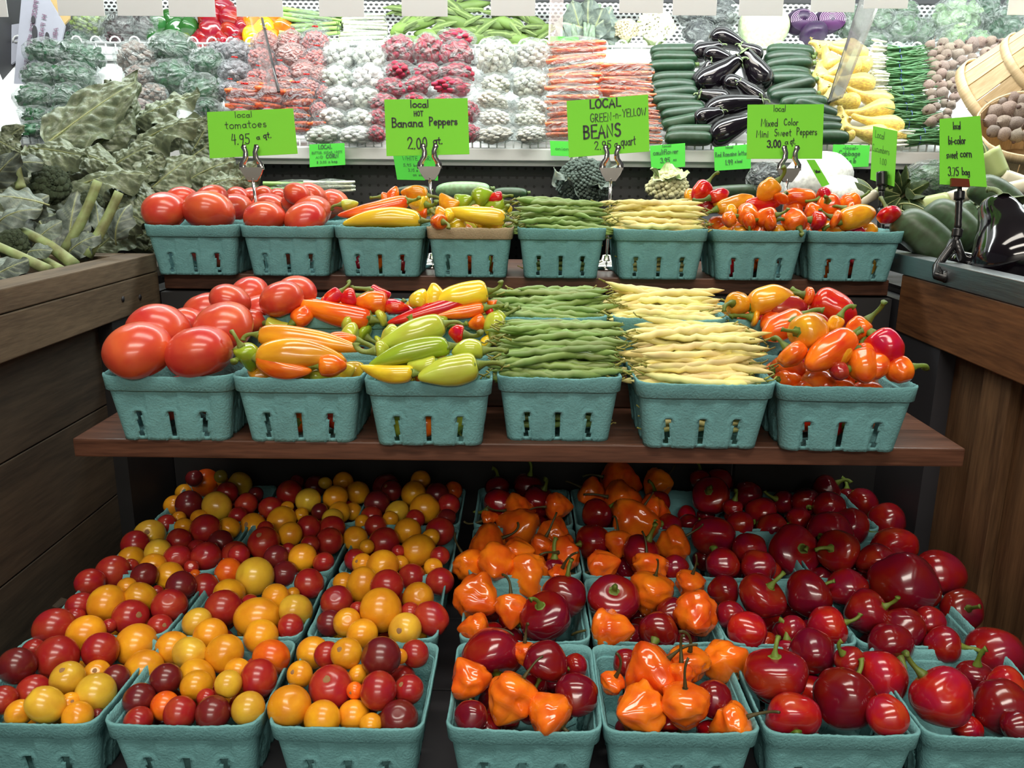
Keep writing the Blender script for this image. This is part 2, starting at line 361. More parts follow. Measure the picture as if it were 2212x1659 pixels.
# --- right bin
zr = [atX(2075, 578, XR).z, atX(2090, 631, XR).z, atX(2085, 779, XR).z]
ZRIM = zr[0]
rb = tag(empty('steel_rimmed_bin', (XR+0.2, 0.9, 0)), 'brown oak bin with a steel rim holding cucumbers, leeks and eggplant', 'bin')
XRr = XR+0.012
part('steel_rim', boxmesh(XR, XR+0.004, -0.2, 1.42, zr[1], zr[0], 0.001), M_STEEL, rb)
part('steel_rim', boxmesh(XR+0.0042, XR+0.03, -0.2, 1.42, zr[0]-0.004, zr[0], 0.001), M_STEEL, rb)
part('bin_liner', boxmesh(XR+0.031, XR+0.9, -0.2, 1.55, zr[0]-0.06, zr[0]-0.055), M_DARK, rb)
part('face_board', boxmesh(XR+0.001, XR+0.02, -0.2, 1.235, zr[2], zr[1]-0.0006, 0.0015), M_BINR, rb)
ys = sorted([atX(px, 850, XRr).y for px in (1975, 2118, 2182, 2300)])
edges = [0.2] + ys
for k in range(4):
    rec = (0.0, 0.014, 0.0, 0.014)[k]
    part('side_board', boxmesh(XRr+rec, XRr+0.03, edges[k]+0.0006, edges[k+1]-0.0006, 0.0, zr[2]+0.005, 0.001), M_BINRV, rb)

# --- refrigerated case at the back
YG1, YG2 = 2.10, 2.46
zg1 = atY(1106, 322, YG1).z; zg2 = atY(1106, 122, YG2).z
case = tag(empty('produce_cooler', (0.1, 2.4, 0)), 'brightly lit white produce cooler with wire fences and perforated back', 'cooler')
XC0, XC1 = -1.42, 1.95
zlip = atY(1106, 347, YG1-0.03).z
part('shelf_lip', boxmesh(XC0, XC1, YG1-0.03, YG1-0.012, zlip, zg1, 0.002), M_WHITE, case)
def slab(x0, x1, p0, p1, t):
    (y0, z0), (y1, z1) = p0, p1
    v = [(x0,y0,z0),(x1,y0,z0),(x1,y1,z1),(x0,y1,z1)]; v += [(a, b, c-t) for a, b, c in v]
    return mesh(v, [(0,1,2,3),(7,6,5,4),(0,4,5,1),(1,5,6,2),(2,6,7,3),(3,7,4,0)], False)
part('slanted_deck', slab(XC0, XC1, (YG1-0.012, zg1-0.02), (YG2+0.03, zg2-0.01), 0.02), M_WHITE, case)
part('upper_deck', slab(XC0, XC1, (YG2+0.0, zg2), (2.90, zg2+0.10), 0.02), M_WHITE, case)
part('perforated_back', boxmesh(XC0, XC1, 2.9, 2.92, zg2, 2.6), M_PERF, case)
part('pegboard_panel', boxmesh(XC0, XC1, 2.16, 2.18, 0.75, zlip+0.02), M_PEG, case)
part('under_shelf', boxmesh(XC0, XC1, YG1-0.012, 2.18, zlip, zlip+0.01), M_WHITE, case)
part('lower_deck', boxmesh(XC0, XC1, 1.64, 2.16, 1.235, 1.25), M_DARK, case)
part('canopy', boxmesh(XC0, XC1, 1.95, 2.92, 2.40, 2.46), M_WHITE, case)
part('end_panel', boxmesh(XC0-0.03, XC0, 1.64, 2.92, 0.0, 2.46), M_DARK, case)
part('end_panel', boxmesh(XC1, XC1+0.03, 1.64, 2.92, 0.0, 2.46), M_WHITE, case)
part('top_edge_rail', boxmesh(XC0, XC1, 2.80, 2.82, atY(1106, 2, 2.8).z, atY(1106, -14, 2.8).z), M_DARK, case)
def fence(y, zb, zt, pitch, loops):
    g = empty('wire_fence', (0, y, zb)); tag(g, 'white wire fence along the upper shelf edge with looped tops' if loops else 'white wire fence along the lower shelf edge of the cooler', 'wire fence')
    m = MB(); n = int((XC1-XC0)/pitch)
    wire = MB(); r = 0.0022
    for k in range(n):
        x = XC0 + 0.02 + k*pitch
        wire.add(*sweep([(x, y, zb), (x, y, zt)], [r, r], 5))
        if loops and k % 2 == 0:
            pts = [(x+math.cos(a)*pitch*0.55, y, zt+math.sin(a)*pitch*0.6) for a in np.linspace(0, PI, 7)]
            wire.add(*sweep(pts, [r*1.1]*7, 5))
    o = obj('upright_wire', wire.mesh(), M_WHITE, g); o.location = -Vector(g.location); o['kind'] = 'stuff'
    for z in ((zt, zb) if not loops else (zt, zb+0.002)):
        V, F = sweep([(XC0+0.01, y, z), (XC1-0.01, y, z)], [r*1.3]*2, 6)
        o = obj('rail', mesh(V, F), M_WHITE, g); o.location = -Vector(g.location)
fence(YG1-0.006, zg1, atY(1106, 303, YG1).z, 0.02, False)
fence(YG2-0.012, zg2-0.005, atY(1106, 100, YG2).z, 0.027, True)
# clear divider panels standing on the slanted deck
def divider(quad, label, mat, edge=True):
    pts = [atc(*q) for q in quad]
    n = (pts[1]-pts[0]).cross(pts[2]-pts[0]).normalized()*0.003
    g = empty('acrylic_divider', pts[0]); tag(g, label, 'divider', None)
    V = [p+n for p in pts]+[p-n for p in pts]
    o = obj('panel', mesh(V, [(0,1,2,3),(7,6,5,4),(0,4,5,1),(1,5,6,2),(2,6,7,3),(3,7,4,0)], False), mat, g); o.location = -pts[0]
    if edge:
        V, F = sweep([pts[0], pts[3]], [0.004, 0.004], 6)
        o = obj('edge_strip', mesh(V, F), M_GLOSSBLK, g); o.location = -pts[0]
M_ACRYL = film('smoky_acrylic', (0.26, 0.25, 0.23), 0.62, 0.5, 0.1)
M_ACRYL2 = film('clear_acrylic', (0.85, 0.7, 0.68), 0.14, 0.5, 0.1)
divider([(1862, -10, 2.2), (1905, -10, 1.98), (1818, 210, 1.92), (1790, 222, 2.0)], 'smoky acrylic divider with black edge beside the yellow squash', M_ACRYL)
divider([(566, 40, 2.3), (540, 30, 2.1), (575, 200, 1.95), (602, 198, 2.0)], 'thin clear divider in front of the pink bags', M_ACRYL2)
divider([(1216, -10, 2.45), (1190, -10, 2.3), (1186, 95, 2.2), (1212, 95, 2.3)], 'thin clear divider above the bagged carrots', M_ACRYL2, False)
divider([(-3, 160, 2.05), (-40, 150, 1.95), (20, 300, 1.93), (52, 290, 1.97)], 'white divider strip at the far left end of the cooler', M_WHITE, False)
# ------------------------------------------------------------------ pulp baskets
BH, RIMH = 0.075, 0.017
def basket_profile(t):            # half width at height t (0..1) of the body
    return 0.0585 + (0.0665-0.0585)*t
def sq_perimeter(hw, rad, nside=52, ncorner=6):
    """points round a rounded square, with side index & coordinate along the side"""
    pts = []
    for sd in range(4):
        ca, sa = [(1, 0), (0, 1), (-1, 0), (0, -1)][sd]
        L = hw-rad
        for k in range(nside):
            s = -L + 2*L*k/nside
            pts.append((s*ca - (-hw)*sa*1.0, s*sa + (-hw)*ca, s, sd, ca, sa))
        for k in range(ncorner):
            a = -PI/2 + (PI/2)*k/ncorner
            x, y = L + rad*math.cos(a), -L + rad*math.sin(a)
            pts.append((x*ca - y*sa, x*sa + y*ca, 99, sd, ca, sa))
    return pts
SLOTS = (-0.036, -0.001, 0.034)
def make_basket_body(seed):
    NT = 26; rows = []; V = []; info = []
    for i in range(NT+1):
        t = i/NT; hw = basket_profile(t); rad = 0.013 - 0.002*t
        P = sq_perimeter(hw, rad); N = len(P)
        z = 0.0015 + t*(BH-RIMH*0.75)
        if i == 0: z = 0.0
        for (x, y, s, sd, ca, sa) in P:
            out = 0.0; nx, ny = (sa, -ca) if s != 99 else (0, 0)
            cut = False
            if s != 99:
                for c in SLOTS:
                    ds = s-c
                    arch = 0.0345 - max(0, abs(ds)-0.0012)**2*900
                    if abs(ds) < 0.0034 and 0.002 < z < arch: cut = True
                    # rib: shallow flute leading up from the slot, with a crisp right-hand edge
                    fl = smoothstep(-0.0155, -0.002, ds)*(1-smoothstep(0.009, 0.0105, ds))
                    out -= 0.0018*fl*(1-smoothstep(0.75, 0.98, t))
                    dd = math.hypot(ds, max(0, z-0.028)) if z > 0.028 else abs(ds)
                    out += 0.0016*math.exp(-((dd-0.0072)/0.0016)**2)*(z < 0.044)
                    if dd < 0.006 and z < 0.040: out -= 0.0012
            out += 0.0007*noise.noise(Vector((x*60+seed*9, y*60, z*60)))+0.0004*noise.noise(Vector((x*200, y*200+seed, z*200)))
            V.append((x+nx*out, y+ny*out, z)); info.append(cut)
    F = []
    for i in range(NT):
        for j in range(N):
            k = (j+1) % N; q = (i*N+j, i*N+k, (i+1)*N+k, (i+1)*N+j)
            if sum(info[a] for a in q) >= 3: continue
            F.append(q)
    c = len(V); V.append((0, 0, 0.0))
    for j in range(N): F.append((c, (j+1) % N, j))
    me = mesh(V, F)
    bm = bmesh.new(); bm.from_mesh(me); bmesh.ops.recalc_face_normals(bm, faces=bm.faces[:])
    bmesh.ops.solidify(bm, geom=bm.faces[:], thickness=0.0016); bm.to_mesh(me); bm.free()
    me.polygons.foreach_set('use_smooth', [True]*len(me.polygons)); me.update(); return me
def make_basket_rim(seed):
    prof = [(0.0650, -0.0165), (0.0672, -0.0172), (0.0688, -0.0158), (0.0698, -0.004), (0.0702, -0.0008), (0.0696, 0.0006), (0.0680, 0.0002), (0.0664, -0.006), (0.0655, -0.0165)]
    V = []; F = []
    for i, (hw, dz) in enumerate(prof):
        P = sq_perimeter(hw, 0.0125, 64, 6); N = len(P)
        for (x, y, s, sd, ca, sa) in P:
            tear = 0.0008*noise.noise(Vector((x*150+seed*7, y*150, 0)))+0.0007*noise.noise(Vector((x*420, y*420+seed*5, 0)))
            wav = 0.0016*noise.noise(Vector((x*22+seed*3, y*22, seed)))
            w = smoothstep(-0.012, -0.001, dz)
            dip = -0.0022*smoothstep(0.02, 0.0, abs(s)-0.03)*w if s != 99 else 0.0008*w
            nx, ny = (sa, -ca) if s != 99 else (0, 0)
            o2 = wav*0.6
            V.append((x+nx*o2, y+ny*o2, BH-0.0005+dz+(tear*w+wav*w+dip*0.5)))
    for i in range(len(prof)-1):
        for j in range(N):
            k = (j+1) % N; F.append((i*N+j, i*N+k, (i+1)*N+k, (i+1)*N+j))
    return mesh(V, F)
BODY = [make_basket_body(s) for s in range(3)]; RIMM = [make_basket_rim(s) for s in range(3)]
BEIGE = [m.copy() for m in RIMM[:1]]
for m in BEIGE: m.materials.append(M_PULPB)
def basket(x, y, z, phrase, label, rz=0.0, sc=1.0, beige=False, k=None, tilt=0.0):
    k = random.randrange(3) if k is None else k
    g = empty('pulp_basket', (x, y, z)); g.rotation_euler = (tilt, 0, rz+(PI/2)*random.choice((0, 2))); g.scale = (sc, sc, 1)
    tag(g, label, 'basket', 'teal pulp produce baskets')
    obj('basket_body', BODY[k], M_PULP, g)
    r = obj('rim', BEIGE[0] if beige else RIMM[k], None if beige else M_PULP, g)
    if beige: r['label'] = 'stained beige rim'
    BASKETS.append(dict(x=x, y=y, z=z, phrase=phrase, h=0.07*sc, o=g, front=not any(w in phrase for w in ('second-row', 'third-row', 'back-row', 'rear')))); return g
BASKETS = []
# tray rows
ROWN = ['front-row', 'second-row', 'third-row', 'back-row']
COLN = ['left tomato basket', 'middle tomato basket', 'right tomato basket', 'first pepper basket', 'second pepper basket', 'third pepper basket', 'fourth pepper basket']
COLX = [-0.4435, -0.298, -0.1525, 0.0085, 0.1505, 0.2925, 0.4345]
ROWY = [0.633, 0.778, 0.923, 1.068]
TRAY = []
for r in range(4):
    for c in range(7):
        ph = f'{ROWN[r]} {COLN[c]}'
        dx = random.uniform(-0.002, 0.002)
        basket(COLX[c]+dx, ROWY[r]+0.071, S0, ph, ('teal pulp basket of mixed cherry tomatoes: ' if c < 3 else 'teal pulp basket of hot peppers: ')+ph, rz=random.uniform(-0.02, 0.02))
        TRAY.append(BASKETS[-1])
# middle shelf: front and back basket in each file
T2 = []
def rimx(l, r, py, Y): return (atY(l, py, Y).x+atY(r, py, Y).x)/2
MID = [(208, 497, 800, 'tomato'), (495, 778, 815, 'orange pepper'), (780, 1062, 820, 'lime pepper'), (1072, 1348, 812, 'green bean'), (1378, 1685, 812, 'yellow bean'), (1690, 2000, 815, 'mini sweet pepper')]
for k, (l, r, py, nm) in enumerate(MID):
    Y = (0.842, 0.842, 0.835, 0.855, 0.835, 0.830)[k]
    x = rimx(l, r, py, Y); w = atY(r, py, Y).x-atY(l, py, Y).x
    sc = w/0.141
    basket(x, Y+0.0705*sc, S2, f'front mid-shelf {nm} basket', f'teal pulp basket of {nm}s at the front of the middle shelf', rz=(0.0, 0.0, 0.02, 0, 0, -0.02)[k], sc=sc)
    T2.append(BASKETS[-1])
for k, (l, r, py, nm) in enumerate(MID):
    f = T2[k]
    basket(f['x']*0.97+(-0.004 if k else 0.018), 1.078, S2+STEP, f'rear mid-shelf {nm} basket', f'teal pulp basket of {nm}s behind another on the middle shelf', sc=1.0)
    T2.append(BASKETS[-1])
T1 = []
TOP = [(305, 512, 488, 'large tomato', 'first'), (513, 717, 490, 'large tomato', 'second'), (717, 917, 492, 'banana pepper', 'third'), (918, 1110, 495, 'banana pepper', 'fourth'), (1117, 1313, 492, 'green bean', 'fifth'), (1328, 1535, 490, 'yellow bean', 'sixth'), (1543, 1750, 488, 'mini sweet pepper', 'seventh'), (1752, 1962, 488, 'mini sweet pepper', 'eighth')]
for k, (l, r, py, nm, od) in enumerate(TOP):
    Y = 1.237
    x = rimx(l, r, py, Y); w = atY(r, py, Y).x-atY(l, py, Y).x
    basket(x, Y+0.0705, S1, f'{od} top-shelf basket', f'teal pulp basket of {nm}s, {od} from left on the top shelf'+(', beige rim' if k == 3 else ''), sc=w/0.141, beige=(k == 3))
    T1.append(BASKETS[-1])

for k in (0, 1):
    f = T1[k]; basket(f['x']+0.01, f['y']+0.165, S1, ('first', 'second')[k]+' rear top-shelf basket', f'teal pulp basket of large tomatoes hidden behind the {("first","second")[k]} top-shelf basket')
    T1.append(BASKETS[-1])
# ------------------------------------------------------------------ produce in the baskets
C = dict(r=lin((166, 46, 36)), d=lin((112, 32, 32)), o=lin((236, 106, 26)), y=lin((232, 158, 34)), l=lin((222, 178, 54)), g=lin((150, 140, 50)),
         w=lin((206, 188, 96)), G=lin((150, 176, 44)), L=lin((190, 200, 70)), Y=lin((240, 206, 50)), O=lin((242, 118, 26)), R=lin((206, 26, 22)), T=lin((208, 78, 50)))
CW = dict(r='red', d='dark red', o='orange', y='golden', l='lemon-yellow', g='olive', G='lime green', L='pale lime', Y='yellow', O='light orange', R='bright red', T='red')
def jit(c, a=0.10):
    k = 1+random.uniform(-a, a); return tuple(min(1, max(0, v*k*(1+random.uniform(-a*0.4, a*0.4)))) for v in c)
REC = []          # (object, basket phrase, noun phrase, category, px)
def finish_labels():
    groups = {}
    for rec in REC: groups.setdefault((rec[1], rec[2]), []).append(rec)
    for (ph, noun), L in groups.items():
        L.sort(key=lambda r: r[4]); n = len(L)
        for k, r in enumerate(L):
            od = ordw(k, n)
            lab = f'the only {noun} in the {ph}' if not od else (f'{od} {noun} in the {ph}' if ' from ' not in od else f'{od.split(" ")[0]} {noun} from left in the {ph}')
            tag(r[0], lab, r[3], r[3]+'s in the '+ph)
def find_basket(lst, x, y):
    return min(lst, key=lambda b: max(abs(x-b['x']), abs(y-b['y'])))
def hit(lst, px, py, hfun, base=-0.010, lo=0.45, hi=1.7):
    d = ray(px, py); zc = lo; best = None
    while zc < hi:
        p = CAM + d*zc; b = find_basket(lst, p.x, p.y)
        u, v = (p.x-b['x'])/0.078, (p.y-b['y'])/0.078
        if abs(u) < 1.25 and abs(v) < 1.05:
            uu, vv = min(1, abs(u)), min(1, abs(v))
            s = b['z']+BH+base+hfun(b)*(1-uu**4)*(1-vv**3)
            if p.z <= s: return p, b, zc
            if abs(v) < 0.8 and (best is None or p.z-s < best[0]): best = (p.z-s, p, b, zc)
        zc += 0.0015
    return best[1:] if best else (p, b, zc)

def pull_in(t, margin=None):
    if margin is None: margin = .066 if t['b'].get('front', True) else .088
    for _ in range(80):
        p = atc(t['px'], t['py'], t['zc']); r = t['rp']*t['zc']/FPX; b = t['b']
        if p.z-.6*r < b['z']+BH and p.y-r*.92 < b['y']-margin: t['zc'] += .0015
        else: break
# --- cherry tomatoes
def cherry_mesh(e, seed):
    def fn(th, ph):
        r = 1+0.025*math.cos(2*ph+seed)*math.sin(th)+0.02*noise.noise(Vector((math.cos(ph)*math.sin(th), math.sin(ph)*math.sin(th), math.cos(th)+seed*4)))
        z = math.cos(th)*e*(1-0.10*math.exp(-(th/0.28)**2)); return (r*math.sin(th)*math.cos(ph), r*math.sin(th)*math.sin(ph), z)
    return mesh(*sphere(fn, 26, 16))
CH = [cherry_mesh(e, k) for k, e in enumerate((0.95, 1.0, 1.06, 1.18))]
def scar_mesh():
    V = []; F = []; n = 9
    for i, (r, z) in enumerate(((0.0, 0.012), (0.05, 0.02), (0.10, 0.006), (0.15, 0.012), (0.19, -0.02))):
        for j in range(n): V.append((r*math.cos(2*PI*j/n)*(1+0.2*math.sin(j*2.1)), r*math.sin(2*PI*j/n), z))
    for i in range(4):
        for j in range(n): F.append((i*n+j, i*n+(j+1) % n, (i+1)*n+(j+1) % n, (i+1)*n+j))
    return mesh(V, F)
SCAR = scar_mesh()
A_T = """1025,130,45,d 1086,153,75,o 1165,120,35,g 1175,145,32,y 1267,158,62,l 1200,205,57,r 970,205,45,y 920,272,55,y 998,268,73,d 1145,277,77,l 1300,265,62,r 1255,330,50,r 1350,215,40,d 1050,340,45,y
790,428,82,l 880,378,55,r 715,480,75,r 945,345,40,y 968,385,48,y 1083,398,80,r 1205,395,60,y 945,460,66,r 1163,470,68,d 835,520,72,l 935,550,72,r 1040,500,50,r 1087,545,80,r 690,570,75,y 810,595,70,y 895,645,75,y 1240,535,75,r 1010,600,40,r
595,628,90,r 475,680,75,r 690,600,45,r 763,645,70,d 955,700,80,d 1080,705,73,r 1030,640,30,o 430,805,70,r 565,795,100,y 670,705,50,y 743,760,78,y 895,805,92,r 690,862,95,r 845,910,65,r 1205,623,72,o 830,730,35,r 575,910,40,r
285,920,105,r 395,865,55,r 455,950,95,y 175,1040,60,r 300,1080,115,r 90,1120,95,d 530,1040,95,r 355,1185,88,l 505,1265,105,l 510,1160,70,y 175,1260,90,r 15,1300,75,r 240,1325,92,l 100,1370,70,y 370,1315,55,y 410,1390,80,y 610,1190,75,d 515,1375,30,d
720,1010,115,y 910,1025,85,y 1000,1055,85,l 760,1140,100,y 1185,1055,100,y 1110,960,90,y 875,1190,85,d 735,1295,82,d 870,1330,75,o 950,1370,90,r 1040,1180,90,y 1038,1225,85,y 1205,1215,72,l 1255,1150,70,y 1125,1370,95,d 1310,1345,88,l 1365,1185,97,r 730,1410,75,r 1090,1290,50,r
1040,890,78,l 1180,815,98,r 1210,740,80,y 1320,790,50,r"""
B_T = """305,205,68,r 345,150,40,d 440,175,62,d 495,155,32,l 590,150,55,y 668,205,62,y 405,247,66,l 548,232,64,y 210,290,66,r 465,305,45,d 370,320,38,y 640,305,48,y 570,310,60,y 535,345,55,l 295,280,30,y
815,170,68,d 845,195,58,d 768,260,68,d 998,140,53,y 960,210,66,y 1085,215,65,d 1170,195,50,o 1147,270,60,r 873,308,58,l 1020,290,80,y 740,330,55,r 840,345,42,y 970,345,52,r 1130,345,50,d 690,360,40,y
115,385,72,y 265,355,76,y 405,390,64,r 310,425,65,y 170,470,85,r 530,395,70,r 517,462,72,r 415,480,52,r 235,545,65,d 375,548,75,y 485,575,55,r 40,535,58,r 180,400,45,r 300,510,40,r
760,385,60,r 655,450,68,y 805,467,80,r 930,410,74,y 1100,410,75,r 985,510,83,y 1050,445,48,y 1100,540,52,r 655,560,58,r 690,580,55,y 797,595,87,y 890,580,45,y 1065,600,50,y 715,490,40,y 880,515,35,r
125,648,100,l 283,635,70,d 410,685,80,r 235,762,75,y 340,830,85,l 325,740,35,y 135,865,105,y 155,965,92,y 310,915,72,r
590,680,55,y 690,690,82,y 820,700,90,r 950,650,72,r 1100,675,75,r 555,780,85,r 985,765,85,y 665,820,40,r 790,825,112,y 943,835,52,r 1055,870,85,r 520,895,70,d 610,890,75,y 690,955,82,y 915,930,90,l
430,1050,85,y 505,1060,70,r 607,1055,84,y 790,1075,105,d 890,1070,40,y 970,1055,74,r 360,1165,70,y 525,1235,118,r 775,1250,102,r 935,1245,80,r 305,1335,112,y 480,1400,95,y 645,1385,84,y 885,1400,100,d 665,1170,50,y 650,1250,45,o 735,1430,60,y 210,1075,95,o"""
TOMB = [b for k, b in enumerate(TRAY) if k % 7 < 3]; PEPB = [b for k, b in enumerate(TRAY) if k % 7 >= 3]
toms = []
for offx, txt in ((0, A_T), (500, B_T)):
    for it in txt.split():
        zx, zy, zr, c = it.split(','); px, py, rp = offx+float(zx)*0.40936, 980+float(zy)*0.40936, float(zr)*0.40936
        p, b, zc = hit(TOMB, px, py, lambda b: 0.022)
        toms.append(dict(px=px, py=py, zc=zc, rp=rp, c=c, b=b))
for it in range(60):                 # settle: slide neighbours apart along their own sight lines
    mv = 0
    for i in range(len(toms)):
        for j in range(i+1, len(toms)):
            a, b2 = toms[i], toms[j]
            if abs(a['px']-b2['px']) > 100 or abs(a['py']-b2['py']) > 100: continue
            pa_, pb_ = atc(a['px'], a['py'], a['zc']), atc(b2['px'], b2['py'], b2['zc'])
            ra, rb_ = a['rp']*a['zc']/FPX, b2['rp']*b2['zc']/FPX
            d = (pa_-pb_).length; ov = (ra+rb_)*0.97-d
            if ov > 0.0006:
                near, far = (a, b2) if a['zc'] < b2['zc'] else (b2, a)
                if abs(a['zc']-b2['zc']) < 0.002: near, far = (a, b2) if a['rp'] > b2['rp'] else (b2, a)
                k = min(0.003, ov*0.5); near['zc'] -= k*0.45; far['zc'] += k*0.55; mv += 1
    for t in toms: pull_in(t)
    if mv == 0: break
def cherry(p, r, c, scar, phrase, px, facing=None):
    o = obj('cherry_tomato', CH[random.choices((0, 1, 2, 3), (3, 4, 3, 2 if c in 'yl' else 1))[0]], M_TOM, None, p, jit(C[c]))
    o.scale = (r, r, r)
    orient(o, facing or Vector((random.uniform(-1, 1), random.uniform(-1, 1), random.uniform(-1, 1))), random.uniform(0, 6))
    if scar:
        s = obj('stem_scar', SCAR, M_SCAR, o); s.location = (0, 0, 0.88)
    return o
for t in toms:
    p = atc(t['px'], t['py'], t['zc']); r = t['rp']*t['zc']/FPX
    show = random.random() < 0.35
    fac = None
    if show: fac = (CAM-p).normalized() + Vector((random.uniform(-.8, .8), random.uniform(-.5, .5), random.uniform(-.5, .7)))
    o = cherry(p, r, t['c'], show, t['b']['phrase'], t['px'], fac)
    REC.append((o, t['b']['phrase'], CW[t['c']]+' cherry tomato', 'cherry tomato', t['px']))
def fill(lst, maker, n, rr, top, tries=500, taken=()):
    """a lower layer so that the heaps have body"""
    for b in lst:
        put = []
        for _ in range(tries):
            if len(put) >= n: break
            r = random.uniform(*rr); m = (0.056-r if r < .021 else 0.052-r) if top[0] > -.03 else 0.052-1.3*r
            p = Vector((b['x']+random.uniform(-m, m), b['y']+random.uniform(-m, m), b['z']+BH+random.uniform(*top)-r))
            if any((p-q).length < (r+s)*0.92 for q, s in put): continue
            if any((p-q).length < (r+s)*0.95 for q, s in taken): continue
            put.append((p, r)); maker(p, r, b)
tk = [(atc(t['px'], t['py'], t['zc']), t['rp']*t['zc']/FPX) for t in toms]
def _ft(p, r, b):
    c = random.choice('rrydy'); o = cherry(p, r, c, False, b['phrase'], 0)
    REC.append((o, b['phrase'], 'half-hidden '+CW[c]+' cherry tomato', 'cherry tomato', proj(p)[0]))
fill(TOMB, _ft, 14, (0.011, 0.0155), (-0.016, -0.000), taken=tk)

# --- peppers
PROF = dict(
    cherry=[(0, 0), (.02, .34), (.06, .55), (.15, .80), (.32, .98), (.5, 1), (.7, .86), (.85, .62), (.95, .36), (1, 0)],
    squat=[(0, 0), (.02, .36), (.08, .66), (.2, .93), (.38, 1), (.6, .92), (.8, .68), (.93, .4), (1, 0)],
    habanero=[(0, 0), (.02, .36), (.08, .72), (.2, .98), (.36, 1), (.5, .88), (.64, .74), (.78, .58), (.9, .34), (.97, .16), (1, 0)],
    banana=[(0, 0), (.01, .42), (.04, .74), (.12, .94), (.3, 1), (.55, .90), (.75, .68), (.9, .42), (.97, .24), (1, 0)],
    mini=[(0, 0), (.02, .42), (.08, .78), (.22, .98), (.45, 1), (.68, .92), (.85, .68), (.95, .40), (1, 0)])
_PC = {}
def profile(tbl, t):
    key = id(tbl)
    if key not in _PC:
        X = np.array([p[0] for p in tbl]); R_ = np.array([p[1] for p in tbl])**2
        h = np.diff(X); d = np.diff(R_)/h; m = np.zeros(len(X))
        for i in range(1, len(X)-1):
            if d[i-1]*d[i] > 0:
                w1, w2 = 2*h[i]+h[i-1], h[i]+2*h[i-1]; m[i] = (w1+w2)/(w1/d[i-1]+w2/d[i])
        m[0], m[-1] = d[0], d[-1]*1.2
        _PC[key] = (X, R_, m, tbl)
    X, R_, m, _ = _PC[key]
    t = min(1, max(0, t)); i = min(len(X)-2, int(np.searchsorted(X, t, side='right'))-1); i = max(0, i)
    h = X[i+1]-X[i]; s = (t-X[i])/h
    v = (2*s**3-3*s*s+1)*R_[i]+(s**3-2*s*s+s)*h*m[i]+(-2*s**3+3*s*s)*R_[i+1]+(s**3-s*s)*h*m[i+1]
    return math.sqrt(max(0, v))
def pepper_mesh(kind, seed):
    tbl = PROF[kind]; rnd = random.Random(seed*31+len(kind)); ph0 = rnd.uniform(0, 6)
    lob = dict(cherry=(3, .05), squat=(4, .05), habanero=(3, .12), banana=(3, .05), mini=(3, .07))[kind]
    na, ns = dict(cherry=(.06, 1.3), squat=(.06, 1.3), habanero=(.20, 2.0), banana=(.05, 1.4), mini=(.07, 1.5))[kind]
    bend = dict(cherry=.03, squat=.02, habanero=.14, banana=.42, mini=.12)[kind]*rnd.uniform(-1, 1.3)
    dim = dict(cherry=.12, squat=.16, habanero=.10, banana=.015, mini=.05)[kind]
    def fn(th, ph):
        t = (1-math.cos(th))/2
        if kind in ('banana', 'mini'): t = th/PI*0.75+t*0.25
        r = profile(tbl, t)
        nx_, ny_, nz_ = math.cos(ph), math.sin(ph), 1-2*t
        fold = lob[1]*abs(math.cos(lob[0]*ph/2+ph0+t*0.8*(kind == 'habanero')))*math.sin(PI*min(1, t*1.05))
        r *= 1 + fold*1.6 - lob[1] + na*noise.noise(Vector((nx_*ns, ny_*ns, nz_*ns*1.3+seed*5)))*(0.4+math.sin(PI*t))
        if kind == 'habanero': r *= 1+0.06*noise.noise(Vector((nx_*4, ny_*4, nz_*5+seed)))
        z = 1-2*t - dim*math.exp(-(r/0.42)**2)*(t < .3)
        return (r*math.cos(ph)+bend*(z*z-0.4), r*math.sin(ph)+0.3*bend*z*(1-z*z), z)
    me = mesh(*sphere(fn, 30, 26)); return (me, bend)
PM = {k: [pepper_mesh(k, s) for s in range(6 if k != 'cherry' else 5)] for k in PROF}
def stem_mesh(kind, seed):
    rnd = random.Random(seed*17+3); L = dict(thin=1.0, thick=0.75, stub=0.32)[kind]; r0 = dict(thin=.055, thick=.10, stub=.13)[kind]
    a = 0; p = Vector((0, 0, -0.03)); pts = []; rad = []; n = 11; curl = rnd.uniform(0.4, 2.2) if kind != 'stub' else .2
    for i in range(n):
        t = i/(n-1); pts.append(p.copy())
        rad.append(r0*(1.9-1.1*min(1, t*3.0)+(0.35 if t > .9 else 0)) if kind != 'thin' else r0*(1.6-.75*min(1, t*2.5)))
        a = curl*t*t; p = p+Vector((math.sin(a), 0.12*math.sin(t*5+seed), math.cos(a)))*L/(n-1)
    return mesh(*sweep(pts, rad, 8, lambda i, t, an: 1+.12*math.cos(5*an)))
STM = {k: [stem_mesh(k, s) for s in range(5)] for k in ('thin', 'thick', 'stub')}
def calyx_mesh(seed, lobes=6):
    V = []; F = []; n = lobes*6
    for i, rr in enumerate((0.06, 0.25, 0.5, 0.8, 1.0)):
        for j in range(n):
            a = 2*PI*j/n; r = rr*(1+0.22*math.cos(lobes*a+seed)*rr*rr)
            V.append((r*math.cos(a), r*math.sin(a), 0.16*math.cos(rr*1.2)-0.10-0.28*rr**3+0.03*noise.noise(Vector((a*2, rr*3, seed)))))
    V2 = [(x, y, z-0.05) for x, y, z in V]; m = len(V)
    for i in range(4):
        for j in range(n):
            k = (j+1) % n; F.append((i*n+j, i*n+k, (i+1)*n+k, (i+1)*n+j))
    F.append(tuple(reversed(range(n))))
    for j in range(n):
        k = (j+1) % n; F.append((4*n+j, 4*n+k, m+4*n+k, m+4*n+j))
    return mesh(V+V2, F)
CALX = [calyx_mesh(s, 5+s % 2) for s in range(3)]
